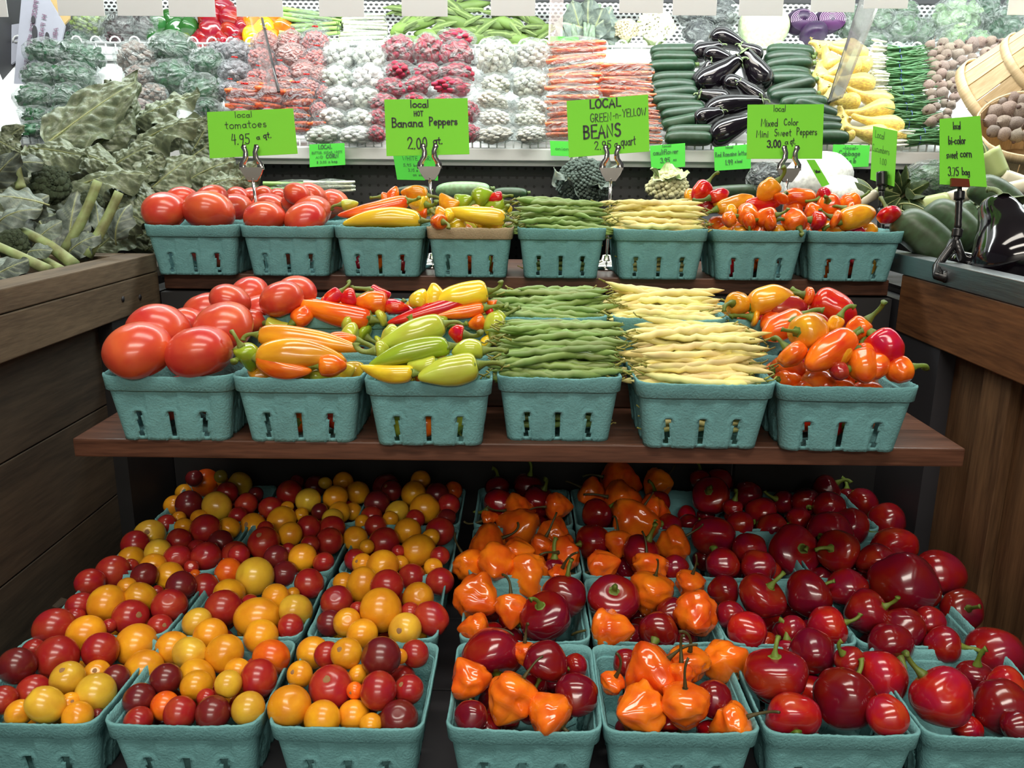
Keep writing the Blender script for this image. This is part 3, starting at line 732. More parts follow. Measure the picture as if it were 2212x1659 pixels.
STEMC = dict(cherry=lin((104, 124, 44)), squat=lin((108, 132, 48)), habanero=lin((74, 70, 34)), banana=lin((120, 138, 56)), mini=lin((100, 124, 42)))
SKIN = dict(cherry=M_PEP, squat=M_PEP, habanero=M_HAB, banana=M_PEP, mini=M_PEP)
PNAME = dict(cherry='cherry_pepper', squat='cherry_pepper', habanero='habanero_pepper', banana='banana_pepper', mini='mini_sweet_pepper')
def pepper(kind, center, axis, half_len, rad, col, stem=None, roll=None, bendref=None, stemlen=None):
    """axis points from the tip to the stem"""
    g = empty(PNAME[kind], center)
    axis = Vector(axis).normalized()
    orient(g, axis, random.uniform(0, 6.28) if roll is None else roll, bendref)
    me, bend = random.choice(PM[kind])
    b = obj('pepper_body', me, SKIN[kind], g, (0, 0, 0), jit(col, .07)); b.scale = (rad, rad, half_len)
    if stem != 'none':
        kd = stem or dict(cherry='thick', squat='thick', habanero='thin', banana='thick', mini='thick')[kind]
        cr = rad*dict(cherry=.42, squat=.46, habanero=.26, banana=.62, mini=.5)[kind]
        off = Vector((bend*0.6*rad, 0, half_len*(0.985-dict(cherry=.10, squat=.13, habanero=.08, banana=0, mini=.03)[kind])))
        sc = stemlen or dict(cherry=.034, squat=.034, habanero=.036, banana=.034, mini=.030)[kind]*random.uniform(.75, 1.1)
        if kd == 'stub': sc = rad*1.0
        sc2 = jit(STEMC[kind], .2)
        c_ = obj('calyx', random.choice(CALX), M_STEM, g, off, sc2); c_.scale = (cr, cr, cr); c_.rotation_euler = (0, 0, random.uniform(0, 6))
        s_ = obj('stem', random.choice(STM[kd]), M_STEM, g, off, sc2); s_.scale = (sc*.85, sc*.85, sc); s_.rotation_euler = (0, 0, random.uniform(0, 6))
    return g
# tray peppers: zoomed x,y,radius,kind(C cherry,S squat,H habanero),colour,stem angle in the picture,lean towards the viewer
P_C = """330,185,62,C,d,90,-30 490,180,75,C,d,80,10 340,265,80,C,r,205,20 540,255,85,C,d,62,15 655,280,70,H,o,180,10 450,300,80,H,o,180,20 290,340,42,H,o,200,0
985,150,105,H,o,165,10 835,215,75,H,o,150,0 1000,240,95,H,o,172,15 850,320,78,C,d,30,-20 1165,165,75,H,O,40,-30 1170,265,68,C,r,100,-20 1165,300,75,H,o,168,10
430,390,112,H,o,-25,15 630,410,80,H,o,240,30 690,530,85,H,o,170,60 630,600,50,C,d,90,0 555,490,60,H,o,60,0
1040,385,125,H,o,60,-10 840,465,92,C,r,190,25 1085,525,92,C,r,60,15 1245,475,88,H,o,25,10 1240,390,68,C,r,160,30 1265,600,70,C,r,270,-30 895,590,82,H,o,200,-20 965,480,70,H,o,90,-20
270,475,92,H,o,20,10 190,605,88,H,O,120,-20 320,590,100,H,O,80,-60 450,520,75,H,O,190,-30 495,660,112,H,O,100,-40 235,770,115,H,o,150,-40 680,760,112,C,d,80,-30 585,870,132,S,d,115,35 400,835,85,H,o,90,-30 200,925,78,H,o,0,10 650,655,60,H,o,60,20
940,780,128,S,r,85,50 1135,745,110,H,O,75,10 1375,860,112,H,o,90,-65 1340,700,75,H,o,72,20 1180,930,98,C,d,250,55 945,930,105,H,o,180,-30 1240,840,75,C,d,0,-40 1125,620,90,H,o,90,-20
295,1055,155,S,r,285,35 590,1090,118,S,d,250,5 745,1280,108,C,d,80,-50 395,1300,130,H,O,60,-10 170,1180,100,H,o,290,10 590,1360,112,H,O,315,25 190,1395,85,C,d,90,-40 745,1120,62,C,r,200,40 470,1060,60,H,o,90,0
1125,1170,140,H,o,40,5 1065,1360,130,H,O,0,-45 1320,1345,118,H,o,90,15 1470,1290,95,C,d,270,-40 1335,1130,100,H,O,85,20 930,1220,62,H,o,60,30 1010,1110,72,C,r,90,-50 1300,1180,70,H,o,90,-20"""
P_D = """150,1080,112,H,O,300,45 185,1430,105,H,O,20,20
90,225,95,S,r,120,65 280,215,72,C,r,305,20 350,310,80,C,r,335,15 405,400,82,C,r,20,-20 235,375,70,C,r,0,-30 205,290,50,C,r,80,10 130,150,70,C,d,90,-40 30,140,55,C,d,90,-20
475,255,58,C,d,160,20 585,250,70,C,d,300,60 690,190,72,C,d,30,10 710,285,80,C,r,90,-40 550,345,58,C,r,90,-60 890,260,78,C,r,220,35 805,230,45,C,d,90,-30
105,430,112,S,r,268,42 290,510,84,C,r,90,-60 150,580,84,C,r,270,25 330,600,88,C,r,10,-40 520,520,128,S,r,20,60
720,420,112,C,r,205,55 820,385,95,C,r,-15,10 1015,360,92,C,r,90,-50 770,515,108,S,r,165,40 1045,490,115,S,R,300,45 965,560,100,S,r,275,20
150,725,80,C,d,0,-10 350,760,118,S,r,48,30 590,750,122,S,d,30,-20 195,850,72,C,r,180,-40 285,940,100,C,R,180,-50 515,935,72,C,r,90,-60 700,915,102,C,R,15,15
805,700,108,S,r,270,-10 1110,705,165,S,d,100,-70 1290,640,120,C,r,90,-60 905,840,112,C,r,20,30 1405,820,102,C,d,0,68 1110,930,105,C,d,100,-50 1240,890,75,C,r,90,-60 1030,1000,108,C,d,305,45 1310,1010,90,C,r,-5,15
430,1180,155,S,r,92,10 625,1040,116,C,d,290,10 990,1180,135,C,R,190,20 515,1380,135,S,R,285,45 790,1300,155,C,d,60,-30 1010,1390,105,C,R,30,-40 820,1100,75,C,r,130,20 490,1035,52,C,r,90,-20
1310,1290,150,C,R,130,-20 1620,1350,145,C,d,20,-20 1575,1060,145,C,r,310,40 1640,1220,90,C,R,0,10 1480,1190,90,C,d,80,20 1700,1440,80,C,d,0,-40"""
KM = dict(C='cherry', S='squat', H='habanero'); KN = dict(C='cherry pepper', S='cherry pepper', H='habanero pepper')
peps = []
for offx, sc_, txt in ((940, 0.40924, P_C), (1500, 0.4092, P_D)):
    for it in txt.split():
        zx, zy, zr, kd, c, an, ti = it.split(',')
        px, py, rp = offx+float(zx)*sc_, 980+float(zy)*sc_, float(zr)*sc_
        p, b, zc = hit(PEPB, px, py, lambda b: 0.026, base=-0.012)
        peps.append(dict(px=px, py=py, zc=zc, rp=rp, c=c, kd=kd, an=math.radians(float(an)), ti=math.radians(float(ti)), b=b))
for it in range(60):
    mv = 0
    for i in range(len(peps)):
        for j in range(i+1, len(peps)):
            a, b2 = peps[i], peps[j]
            if abs(a['px']-b2['px']) > 150 or abs(a['py']-b2['py']) > 150: continue
            d = (atc(a['px'], a['py'], a['zc'])-atc(b2['px'], b2['py'], b2['zc'])).length
            ov = (a['rp']*a['zc']+b2['rp']*b2['zc'])/FPX*0.90-d
            if ov > 0.001:
                near, far = (a, b2) if a['zc'] < b2['zc'] else (b2, a)
                k = min(0.003, ov*.5); near['zc'] -= k*.45; far['zc'] += k*.55; mv += 1
    for t in peps: pull_in(t)
    if mv == 0: break
def viewdir(an, ti, p):
    v = (CAM-p).normalized(); r = RIGHT; u = v.cross(r)*1.0
    u = UP
    return (r*math.cos(an)+u*math.sin(an))*math.cos(ti) + v*math.sin(ti)
for t in peps:
    p = atc(t['px'], t['py'], t['zc']); R_ = t['rp']*t['zc']/FPX
    col = C[t['c']] if t['kd'] == 'H' else {'d': lin((116, 16, 24)), 'r': lin((140, 21, 26)), 'R': lin((174, 26, 26))}[t['c']]
    if t['kd'] == 'H': hl, rd = R_*1.12, R_*1.06
    elif t['kd'] == 'C': hl, rd = R_*1.04, R_*1.06
    else: hl, rd = R_*.88, R_*1.07
    vis = math.degrees(t['ti']) > -35
    st = None
    if not vis or (t['b'].get('front') and math.sin(t['an']) < -.3): st = 'stub'
    if t['kd'] != 'H' and vis and random.random() < .35: st = 'stub' if math.degrees(t['ti']) > 40 else None
    g = pepper(KM[t['kd']], p, viewdir(t['an'], t['ti'], p), hl, rd, col, st)
    cw = {'d': 'dark crimson', 'r': 'red', 'R': 'bright red', 'o': 'orange', 'O': 'light orange'}[t['c']]
    REC.append((g, t['b']['phrase'], cw+' '+KN[t['kd']], 'pepper', t['px']))
tk2 = [(atc(t['px'], t['py'], t['zc']), t['rp']*t['zc']/FPX) for t in peps]
def _fp(p, r, b):
    c = random.choice('dr'); col = {'d': lin((116, 16, 24)), 'r': lin((170, 18, 22))}[c]
    g = pepper('cherry', p, Vector((random.uniform(-1, 1), random.uniform(-1, 1), -.2)), r, r, col, 'stub')
    REC.append((g, b['phrase'], 'half-hidden cherry pepper', 'pepper', proj(p)[0]))
fill(PEPB, _fp, 8, (0.014, 0.019), (-0.018, -0.004), taken=tk2)

# --- large tomatoes
def big_tomato_mesh(seed):
    rnd = random.Random(seed); n = rnd.choice((4, 5, 6)); p0 = rnd.uniform(0, 6); amp = rnd.uniform(.01, .05)
    def fn(th, ph):
        s = math.sin(th); r = 1+amp*math.cos(n*ph+p0)*s*(0.3+0.7*(th < PI/2)*math.cos(th)**2+.2)+.05*noise.noise(Vector((math.cos(ph)*s, math.sin(ph)*s, math.cos(th)+seed*3)))
        z = math.cos(th)*(0.80 if math.cos(th) > 0 else .84)
        z -= 0.20*math.exp(-(s/0.26)**2)*(math.cos(th) > 0); z += 0.03*math.exp(-(s/0.2)**2)*(math.cos(th) < 0)
        return (r*s*math.cos(ph), r*s*math.sin(ph), z)
    return mesh(*sphere(fn, 40, 26))
BT = [big_tomato_mesh(s) for s in range(6)]
BIG2 = "800,1010,182 1155,1022,178 920,892,165 1290,880,165 1085,850,100 1190,790,128 1330,725,112 1520,805,140 1440,680,105 1630,715,122 1715,672,108 1450,845,85"
BIG1 = "950,203,118 1210,208,138 1350,195,105 1050,145,92 1225,130,88 1410,165,72 1530,243,110 1765,253,115 1565,195,105 1465,140,82 1375,118,62 1520,105,52 1600,128,60 1690,160,62 1800,215,110 1740,150,85 1715,105,72 1800,118,85 1880,175,90 1930,150,80"
def big_toms(txt, lst, h, base):
    L = []
    for it in txt.split():
        zx, zy, zr = map(float, it.split(',')); px, py, rp = zx*.3737, 380+zy*.3737, zr*.3737
        p, b, zc = hit(lst, px, py, lambda b: h, base=base, lo=.6)
        L.append(dict(px=px, py=py, zc=zc, rp=rp, b=b))
    for it in range(60):
        for i in range(len(L)):
            for j in range(i+1, len(L)):
                a, b2 = L[i], L[j]; d = (atc(a['px'], a['py'], a['zc'])-atc(b2['px'], b2['py'], b2['zc'])).length
                ov = (a['rp']*a['zc']+b2['rp']*b2['zc'])/FPX*.92-d
                if ov > .001:
                    near, far = (a, b2) if a['zc'] < b2['zc'] else (b2, a); k = min(.003, ov*.5); near['zc'] -= k*.35; far['zc'] += k*.65
        for t in L: pull_in(t)
    for t in L:
        p = atc(t['px'], t['py'], t['zc']); r = t['rp']*t['zc']/FPX*1.02
        o = obj('large_tomato', random.choice(BT), M_TOM, None, p, jit(C['T'], .06)); o.scale = (r*1.06, r*1.06, r*1.02)
        orient(o, Vector((random.uniform(-.4, .4), random.uniform(-.2, .5), -1)), random.uniform(0, 6))
        s = obj('blossom_scar', SCAR, M_SCAR, o); s.location = (0, 0, -0.80); s.scale = (.35, .35, -.35)
        s = obj('stem_scar', SCAR, M_STEM, o, color=lin((90, 92, 40))); s.location = (0, 0, .60); s.scale = (.8, .8, .8)
        REC.append((o, t['b']['phrase'], 'large red tomato', 'tomato', t['px']))
big_toms(BIG2, [T2[0], T2[6]], .05, -.012)
big_toms(BIG1, T1[:2]+T1[8:10], .03, -.012)

# --- long and mini peppers of the two shelves: stem x,y, tip x,y, half width (zoomed), kind, colour
def long_peppers(txt, ox, oy, s, lst, h, base=-.008):
    for it in txt.split():
        a = it.split(','); x1, y1, x2, y2, w = [float(v) for v in a[:5]]; kd = dict(B='banana', M='mini')[a[5]]; c = a[6]
        ti = math.radians(float(a[7])) if len(a) > 7 else None
        p1x, p1y, p2x, p2y, wp = ox+x1*s, oy+y1*s, ox+x2*s, oy+y2*s, w*s
        cx, cy = (p1x+p2x)/2, (p1y+p2y)/2
        p, b, zc = hit(lst, cx, cy, lambda b: h, base=base, lo=.6)
        wp *= 1.08; tt = dict(px=cx, py=cy, zc=zc, rp=wp, b=b); pull_in(tt); zc = tt['zc']; p = atc(cx, cy, zc)
        L = math.hypot(p1x-p2x, p1y-p2y)/2*zc/FPX; R_ = wp*zc/FPX
        an = math.atan2(-(p1y-p2y), p1x-p2x)
        if ti is not None: hl = max(L, R_*1.25); ax = viewdir(an, ti, p)
        else:
            hl = L; ax = (atc(p1x, p1y, zc)-atc(p2x, p2y, zc)); dz = ax.z
            ax = ax + Vector((0, 1, 0))*0.5*dz
        bend = (CAM-p)
        g = pepper(kd, p, ax, hl, R_, C[c], None, roll=random.choice((0, PI/2, -PI/2))+random.uniform(-.4, .4), bendref=bend, stemlen=random.uniform(.028, .04))
        REC.append((g, b['phrase'], CW[c]+' '+('banana pepper' if kd == 'banana' else 'sweet pepper'), 'pepper', cx))
MIDP = [T2[1], T2[7], T2[2], T2[8]]
long_peppers("""555,722,785,752,25,B,y 552,768,748,772,32,B,y 552,780,675,806,23,B,O 530,756,545,790,24,B,G,30 805,693,628,655,24,B,o 838,655,765,652,24,B,O 735,630,700,655,16,B,R 770,640,735,648,20,B,R 800,632,845,640,18,B,R
832,660,885,668,16,B,R 770,700,735,695,24,B,L 772,728,735,720,24,B,L 795,725,775,712,18,B,G 645,690,665,675,20,M,o,20 705,745,770,728,20,B,O 815,690,835,680,18,B,L 690,790,750,790,24,B,O 575,705,640,712,20,B,L 815,745,830,735,16,B,L""", 0, 0, 1, MIDP, .045, -.010)
long_peppers("""700,860,310,975,75,B,L 725,975,250,1085,66,B,G 520,1150,205,1115,52,B,Y 890,1095,540,1165,85,B,L 830,722,365,850,48,B,R 930,765,640,812,38,B,O 950,665,600,735,72,B,Y 545,730,560,690,50,B,Y,20 640,730,640,660,58,B,Y,0
720,860,460,840,52,B,G 810,915,720,905,52,B,R 920,1000,735,1010,55,B,L 900,970,1050,940,34,B,Y 985,870,1000,820,60,B,L,30 930,830,830,870,42,B,O 1040,800,980,835,40,B,L 1000,745,940,735,28,B,O 980,780,930,790,26,B,R 440,900,330,960,60,B,L 300,1010,380,1000,55,B,L 650,1090,480,1100,50,B,L""", 700, 380, .3737, MIDP, .052, -.008)
MIDM = [T2[5], T2[11]]
long_peppers("""510,740,540,740,65,M,y,60 570,745,850,690,75,M,y 900,690,960,700,50,M,o 690,765,925,758,60,M,r 950,705,1195,835,95,M,R 780,795,650,890,55,M,o 905,815,650,930,75,M,o 885,900,990,900,95,M,y,45 1210,920,890,1110,85,M,o
1300,905,1440,1090,98,M,R 800,990,880,1080,85,M,o 1240,1060,1250,1140,80,M,o,-30 1520,1110,1370,1140,75,M,o 1150,1120,1050,1140,52,M,r 1090,845,1070,880,42,M,y,10 1230,870,1190,910,60,M,o,20 600,820,640,830,50,M,y 1330,1060,1310,1150,60,M,o,-30 960,840,1000,850,50,M,r,-20 1130,1000,1090,1050,60,M,y,-20 1240,1010,1280,1020,45,M,o,20""", 1400, 380, .3737, MIDM, .062, -.008)
TOPB = [T1[2], T1[3]]
long_peppers("""490,150,80,235,45,B,o 565,245,105,265,58,B,Y 100,170,200,160,32,B,L 600,110,440,90,42,B,y 590,165,500,150,55,B,Y,35 395,120,410,85,34,B,o,0 600,215,540,215,30,B,O 630,200,560,200,30,B,Y 330,130,430,130,35,B,O""", 700, 380, .3737, TOPB[:1], .034)
long_peppers("""1055,250,690,200,50,B,Y 860,150,975,85,52,B,G 1045,165,900,185,46,B,G 745,180,690,140,54,B,y,10 830,160,770,130,46,B,G,20 690,270,620,255,42,B,o,50 900,205,850,175,26,B,O 1010,125,960,130,36,B,R,0 680,250,670,205,42,B,y,0 990,205,950,210,26,B,R 700,230,760,230,40,B,Y 1050,200,1090,180,24,B,Y""", 700, 380, .3737, TOPB[1:], .036)
long_peppers("""545,178,775,150,44,M,R 385,195,625,125,44,M,y 575,235,570,200,55,M,o,55 700,235,660,245,50,M,o,35 715,60,670,105,55,M,y,20 320,70,290,110,50,M,R,0 350,130,470,95,38,M,R 260,140,240,105,40,M,y,0 345,160,300,200,46,M,r,0 430,140,380,170,36,M,y 500,240,430,265,44,M,o 610,255,550,270,46,M,o 730,260,670,275,48,M,o 780,120,760,145,40,M,O 850,270,825,240,62,M,o,45 510,210,440,215,42,M,y""", 1400, 380, .3737, T1[6:7], .036)
long_peppers("""880,190,790,205,72,M,o 970,135,765,115,52,M,o 1045,165,1050,195,64,M,o,65 1095,265,1320,205,64,M,y 1390,190,1400,270,62,M,R 940,255,1030,265,52,M,R 985,130,1060,110,50,M,R 1190,140,1130,165,48,M,O,0 960,225,950,200,46,M,o,0 1140,190,1180,210,48,M,o 1060,240,1110,260,50,M,o 900,260,870,270,30,M,y""", 1400, 380, .3737, T1[7:8], .036)

# --- beans
def bean_mesh(seed):
    rnd = random.Random(seed*5+1); L = rnd.uniform(.115, .145); r0 = rnd.uniform(.0036, .0045); b1, b2 = rnd.uniform(-.016, .016), rnd.uniform(-.004, .004)
    n = 18; pts = []; rad = []
    for i in range(n):
        t = i/(n-1); x = (t-.5)*L
        pts.append((x, b1*(4*(t-.5)**2-.4)+b2*math.sin(6*t), .006*rnd.uniform(-.3, .3)*math.sin(PI*t)))
        rad.append(r0*min(1, (t/.10+.16))*min(1, ((1-t)/.16)**.8+.10)*(1+.035*math.sin(t*34+seed)))
    V, F = sweep(pts, rad, 8, lambda i, t, a: 1-.15*abs(math.sin(a)), ref=Vector((0, 0, 1)))
    st = [Vector(pts[0])+Vector((-.001-.010*k/3, .003*k*k/9*rnd.choice((-1, 1)), .0015*k)) for k in range(4)]
    V2, F2 = sweep(st, [.0016, .0011, .0008, .0011], 6)
    return mesh(V, F), mesh(V2, F2)
BEANS = [bean_mesh(s) for s in range(8)]
def bean_heap(b, colr, noun, layers, ywid=.056, base=-.012, lift=.0066, front=0):
    for k, (n, spread) in enumerate(layers):
        for i in range(n):
            me, st = random.choice(BEANS)
            y = b['y']-front+(-1+2*(i+.5)/n)*ywid*spread+random.uniform(-.003, .003)+k*.0022
            z = b['z']+BH+base+k*lift+random.uniform(-.0015, .0015)
            o = obj('green_bean' if 'green' in noun else 'wax_bean', me, M_BEAN, None, (b['x']+random.gauss(0, .010), y, z), jit(colr, .16))
            if k < 2: z += .004
            yaw = random.gauss(0, .11) if random.random() < .66 else random.uniform(-.6, .6)
            if k < 3: yaw *= .35
            o.location.z = z
            o.rotation_euler = (random.uniform(0, 6.28) if False else random.choice((0, PI)) + random.uniform(-.5, .5), random.gauss(0, .06), yaw+random.choice((0, PI)))
            s = obj('bean_stem', st, M_STEM, o, color=lin((150, 150, 70)))
            lev = 'bottom layer' if k == 0 else ('top layer' if k == len(layers)-1 else ORD[k]+' layer up')
            tag(o, f'{ORD[i]} {noun} from front, {lev}, in the {b["phrase"]}', 'bean', f'{noun}s in the {b["phrase"]}')
GB, YB = lin((132, 160, 86)), lin((242, 228, 150))
LAY = [(13, 1.0), (13, 1.0), (12, .92), (10, .8), (8, .62), (6, .42)]
LAYT = [(12, 1.0), (12, 1.0), (11, .96), (10, .9), (9, .8), (7, .66), (6, .5)]
LAYF = [(13, 1.0), (13, 1.05), (13, 1.0), (12, .97), (11, .9), (10, .8), (9, .68), (7, .52), (5, .36)]
bean_heap(T2[3], GB, 'green bean', LAYF); bean_heap(T2[9], GB, 'green bean', LAY)
bean_heap(T2[4], YB, 'yellow wax bean', LAYF); bean_heap(T2[10], YB, 'yellow wax bean', LAY)
bean_heap(T1[4], GB, 'green bean', LAYT, lift=.0078); bean_heap(T1[5], YB, 'yellow wax bean', LAYT, lift=.0078)

# --- produce lower down in the shelf baskets, seen through the slots and between the top pieces
def _fs(noun, cols, kind, catn, where):
    def f(p, r, b):
        c = random.choice(cols)
        if kind == 'tomato':
            o = obj('large_tomato', random.choice(BT), M_TOM, None, p, jit(C[c], .06)); o.scale = (r, r, r)
        else: o = pepper(kind, p, Vector((random.uniform(-1, 1), random.uniform(-.6, .6), random.uniform(-.3, .1))), r*1.25, r, C[c], 'stub')
        REC.append((o, b['phrase'], ('buried ' if 'bottom' in where else 'tucked-in ' if where == 'mid' else 'half-hidden ')+noun.replace('hidden ', ''), catn, proj(p)[0]))
    return f
for b in (T2[0], T2[6], T1[0], T1[1]): fill([b], _fs('large red tomato', 'T', 'tomato', 'tomato', 'at the bottom'), 4, (.024, .027), (-.022, -.016))
for b in (T2[1], T2[7], T2[2], T2[8], T1[2], T1[3]):
    fill([b], _fs('hidden banana pepper', 'oOYLR', 'banana', 'pepper', 'at the bottom'), 7, (.013, .016), (-.046, -.040))
    fill([b], _fs('banana pepper', 'oOYLLY', 'banana', 'pepper', 'low'), 10, (.012, .015), (-.006, .006))
for b in (T2[5], T2[11], T1[6], T1[7]):
    fill([b], _fs('hidden sweet pepper', 'oyR', 'mini', 'pepper', 'at the bottom'), 7, (.013, .016), (-.046, -.040))
    fill([b], _fs('sweet pepper', 'ooyR', 'mini', 'pepper', 'low'), 10, (.013, .016), (-.006, .008))
for b, cc, noun in ((T2[3], GB, 'green bean'), (T2[4], YB, 'yellow wax bean'), (T1[4], GB, 'green bean'), (T1[5], YB, 'yellow wax bean')):
    for i in range(10):
        me, st = random.choice(BEANS)
        o = obj('green_bean' if 'green' in noun else 'wax_bean', me, M_BEAN, None, (b['x']+random.uniform(-.003, .003), b['y']+(-.036 if i < 5 else -.026)+random.uniform(0, .004), b['z']+.012+(i % 5)*.008), jit(cc, .16))
        o.scale = (.82, .82, .82); o.rotation_euler = (random.uniform(-.4, .4), 0, random.choice((0, PI))+random.uniform(-.03, .03))
        obj('bean_stem', st, M_STEM, o, color=lin((150, 150, 70)))
        tag(o, f'{ORD[i % 5]} {noun} up behind the slots, {("outer", "inner")[i//5]} row, {b["phrase"]}', 'bean', f'{noun}s at the bottom of the {b["phrase"]}')

for b, cols, kd, nn in ((T1[2], 'oYO', 'banana', 'banana pepper'), (T1[3], 'YGL', 'banana', 'banana pepper'), (T2[1], 'OLy', 'banana', 'banana pepper'), (T2[2], 'LGY', 'banana', 'banana pepper'), (T2[7], 'RoO', 'banana', 'banana pepper'), (T2[8], 'YRO', 'banana', 'banana pepper'), (T1[6], 'oyR', 'mini', 'sweet pepper'), (T1[7], 'ooyR', 'mini', 'sweet pepper'), (T2[5], 'oyR', 'mini', 'sweet pepper'), (T2[11], 'oyR', 'mini', 'sweet pepper')):
    fill([b], _fs(nn, cols, kd, 'pepper', 'mid'), 6, (.013, .017), (.006, .018))
# ------------------------------------------------------------------ leaves
def leafmat(name, c, vein, rough=0.5):
    m, nt, b = newmat(name)
    at = nd(nt, 'ShaderNodeAttribute', attribute_name='vein'); oi = nd(nt, 'ShaderNodeObjectInfo')
    tc = nd(nt, 'ShaderNodeTexCoord'); n = nd(nt, 'ShaderNodeTexNoise'); n.inputs['Scale'].default_value = 14; n.inputs['Detail'].default_value = 4
    nt.links.new(tc.outputs['Object'], n.inputs['Vector'])
    r = nd(nt, 'ShaderNodeValToRGB'); r.color_ramp.elements[0].position = .3; r.color_ramp.elements[1].position = .7
    r.color_ramp.elements[0].color = (*[v*.8 for v in c], 1); r.color_ramp.elements[1].color = (*[v*1.2 for v in c], 1)
    nt.links.new(n.outputs['Fac'], r.inputs[0])
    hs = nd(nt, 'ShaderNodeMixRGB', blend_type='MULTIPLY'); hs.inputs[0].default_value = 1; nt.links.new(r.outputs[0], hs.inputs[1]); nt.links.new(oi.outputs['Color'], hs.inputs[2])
    mx = nd(nt, 'ShaderNodeMixRGB'); nt.links.new(at.outputs['Fac'], mx.inputs[0]); nt.links.new(hs.outputs[0], mx.inputs[1]); mx.inputs[2].default_value = (*vein, 1)
    nt.links.new(mx.outputs[0], b.inputs['Base Color']); b.inputs['Roughness'].default_value = rough
    n2 = nd(nt, 'ShaderNodeTexVoronoi'); n2.inputs['Scale'].default_value = 60; nt.links.new(tc.outputs['Object'], n2.inputs['Vector'])
    bp = nd(nt, 'ShaderNodeBump'); bp.inputs['Strength'].default_value = .12; bp.inputs['Distance'].default_value = .004; nt.links.new(n2.outputs['Distance'], bp.inputs['Height']); nt.links.new(bp.outputs[0], b.inputs['Normal'])
    return m
M_COLL = leafmat('collard_leaf', lin((108, 120, 98)), lin((148, 160, 124)), 0.42)
M_BROC = leafmat('broccoli_leaf', lin((112, 126, 118)), lin((164, 176, 148)), 0.5)
M_CORN = leafmat('corn_husk', lin((96, 122, 60)), lin((128, 150, 84)), 0.6)
M_PALE = leafmat('pale_cabbage_leaf', lin((188, 208, 150)), lin((226, 234, 200)), 0.5)
M_LEEK = leafmat('leek_leaf', lin((64, 84, 52)), lin((108, 128, 84)), 0.5)
def leaf_mesh(seed, aspect=0.75, crinkle=0.03, ruffle=0.05, curl=0.5, fold=0.35, nu=40, nv=26, nveins=7, droop=0.0, flat=False):
    """unit-length leaf along +y, blade in xy, face +z"""
    rnd = random.Random(seed); so = seed*3.7; V = []; col = []
    k1, k2, k3 = rnd.uniform(.7, 1.3), rnd.uniform(-.4, .4), rnd.uniform(0, 6)
    for i in range(nu+1):
        u = i/nu; w = 0.5*aspect*(math.sin(PI*min(1, max(0, u))**0.72)**0.62)*(1+.06*math.sin(u*17+k3))
        for j in range(nv+1):
            v = -1+2*j/nv; av = abs(v)
            wv = w*(1+0.06*noise.noise(Vector((u*7, (1 if v > 0 else -1)*3, so)))*av)
            x = wv*v; y = u
            ang = curl*(u-.3)*abs(u-.3)*2.2
            z = -droop*u*u + 0.12*curl*math.sin(u*3)*0
            z += -fold*abs(x)*(1 if fold > 0 else 1)*(0.6+.6*u) if not flat else 0
            s = y*nveins - av*1.9*(1+.2*u); ph = s-math.floor(s)
            dv = min(ph, 1-ph)
            vein = max(math.exp(-(x/(0.012+.012*(1-u)))**2), 0.75*math.exp(-(dv/0.075)**2)*(av > .02)*(1-.5*av))
            puff = (1-math.exp(-(dv/0.16)**2))*(1-math.exp(-(x/0.03)**2))*(1-av**3)
            bl = abs(noise.noise(Vector((x*15, y*15, so+5)))); dd_ = noise.voronoi(Vector((x*8.5, y*8.5, so)))[0]; cell = math.sqrt(min(1, max(0, (dd_[1]-dd_[0])*1.5))); vein = max(vein, .45*(1-min(1, (dd_[1]-dd_[0])*6))*(crinkle > .04)); z += crinkle*(0.28*puff + .62*cell*(1-av**4)*min(1, av*6) + 1.5*noise.noise(Vector((x*8, y*8, so)))*(0.3+.7*av) + .18*noise.noise(Vector((x*34, y*34, so+9)))*min(1, av*4))
            z += ruffle*av**3*math.sin(u*(13+k2*4)*k1+(0 if v > 0 else 2.2)+k3)
            # curl the blade along its length
            yy = y; zz = z
            V.append((x, yy, zz)); col.append(vein)
    # bend along length
    out = []
    for (x, y, z) in V:
        t = y; a = curl*t
        if abs(curl) > 1e-3:
            R_ = 1/curl; out.append((x, math.sin(a)*(R_)+z*math.sin(a)*1.0, -(R_-R_*math.cos(a))+z*math.cos(a)))
        else: out.append((x, y, z))
    F = []
    m = nv+1
    for i in range(nu):
        for j in range(nv): F.append((i*m+j, i*m+j+1, (i+1)*m+j+1, (i+1)*m+j))
    me = mesh(out, F)
    at = me.attributes.new('vein', 'FLOAT', 'POINT'); at.data.foreach_set('value', [float(c) for c in col])
    return me
def midrib_mesh(curl, w=.018):
    pts = []; 
    for i in range(12):
        t = -.12+i/11*.95; a = curl*t
        pts.append((0, math.sin(a)/curl if abs(curl) > 1e-3 else t, (-(1-math.cos(a))/curl if abs(curl) > 1e-3 else 0)+.004))
    V, F = sweep(pts, [w*(1-.8*i/11) for i in range(12)], 7); return mesh(V, F)
_lc = dict(); _mr = dict()
